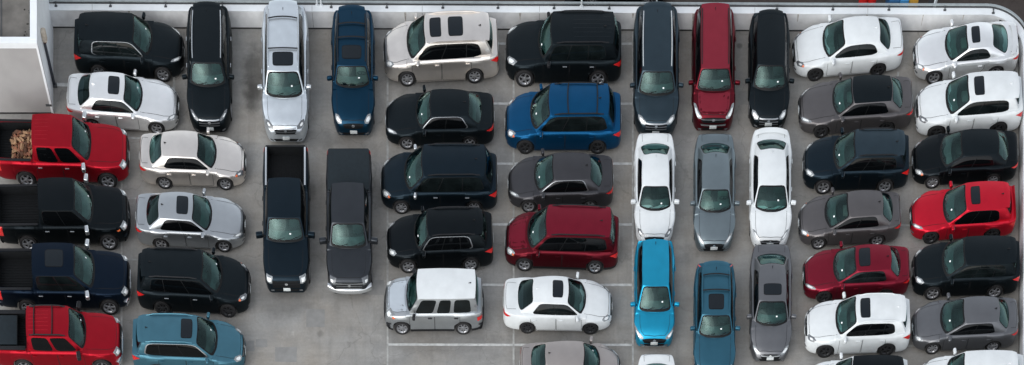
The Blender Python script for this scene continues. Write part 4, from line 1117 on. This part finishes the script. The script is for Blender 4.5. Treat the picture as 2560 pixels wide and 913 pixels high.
streetbit('blue_bin', 2220, 2268, 'blue bin with a lighter blue right half on the street behind the rail', 'bin',
   [lambda r_: MB().box((-.2,0,.70), (.50,1.1,1.40), bevel=.04).build('bin_body', BB, r_), lambda r_: MB().box((.26,0,.72), (.40,1.1,1.44), bevel=.04).build('bin_lid', LB, r_), lambda r_: MB().box((-.30,-.56,1.1), (.02,.03,.5)).build('strap', KB, r_)])
streetbit('yellow_box', 2270, 2293, 'yellow box with two round holes beside the blue bin', 'box',
   [lambda r_: MB().box((0,0,.70), (.44,.9,1.40), bevel=.04).build('box_body', YB, r_)] + [(lambda xx: (lambda r_: MB().lathe([(.0001,1.415),(.07,1.415),(.075,1.40)], 14, 'Z').build('hole', OR, r_, loc=(xx,-.30,0))))(xx) for xx in (-.11,.11)])
streetbit('dark_board', 2322, 2342, 'slanted black board with a white edge leaning out on the street', 'board',
   [lambda r_: MB().box((0,0,.70), (.26,1.3,1.3), Matrix.Rotation(R(-16), 3, 'Z'), bevel=.02).build('panel', KB, r_), lambda r_: MB().box((.17,0,.70), (.05,1.3,1.32), Matrix.Rotation(R(-16), 3, 'Z')).build('edge', WALLTOP, r_)])
streetbit('dark_sack', 1414, 1434, 'black rubbish sack on the street behind the rail', 'bag',
   [lambda r_: MB().lathe([(.0001,1.40),(.06,1.38),(.05,1.28),(.16,1.2),(.22,1.0),(.24,.6),(.20,.1),(.12,.0)], 14, 'Z').build('sack_body', KB, r_), lambda r_: MB().tube([(0,0,1.3),(.05,.05,1.46)], .03, 6).build('knot', KB, r_)])
# a dark car passing on the street below, mostly above the frame
build_car('sedan', 4.6, W=1.8, loc=(gx(1545, SZ), gy(6, SZ+.3)+.80), rz=0, col='black', permit=False, name='street_car', cat='car', label='dark car on the street beyond the rail, only its side edge in view')[0].location.z = SZ

# ================================================================ light and camera
w = bpy.data.worlds.new('World'); S.world = w; w.use_nodes = True
nt = w.node_tree; bg = nt.nodes['Background']
sky = nt.nodes.new('ShaderNodeTexSky'); sky.sky_type = 'NISHITA'; sky.sun_disc = False
EL, AZ = 40, 215          # azimuth measured from +Y toward +X
sky.sun_elevation = R(EL); sky.sun_rotation = R(AZ); sky.air_density = 1.2; sky.dust_density = 1.8; sky.ozone_density = 1.
hs = nt.nodes.new('ShaderNodeHueSaturation'); hs.inputs['Saturation'].default_value = .28
nt.links.new(sky.outputs[0], hs.inputs['Color']); nt.links.new(hs.outputs[0], bg.inputs[0]); bg.inputs[1].default_value = .235
sl = bpy.data.lights.new('sun', 'SUN'); sl.energy = .5; sl.angle = R(50); sl.color = (1, .97, .93)
so = bpy.data.objects.new('sun', sl); C.objects.link(so)
d = Vector((math.sin(R(AZ))*math.cos(R(EL)), math.cos(R(AZ))*math.cos(R(EL)), math.sin(R(EL))))
so.rotation_euler = d.to_track_quat('Z', 'Y').to_euler(); so.location = (0, 0, 40)
cam = bpy.data.cameras.new('camera'); co = bpy.data.objects.new('camera', cam); C.objects.link(co)
cam.sensor_fit = 'HORIZONTAL'; cam.sensor_width = 36; cam.lens = 36*PPM*CAMH/2560.
cam.shift_x = 0; cam.shift_y = (NAD-456.5)/2560.
co.location = (0, CY, CAMH); co.rotation_euler = (0, 0, 0)
cam.clip_start = 1; cam.clip_end = 5000
S.camera = co
S.view_settings.view_transform = 'Standard'; S.view_settings.look = 'None'; S.view_settings.exposure = 0
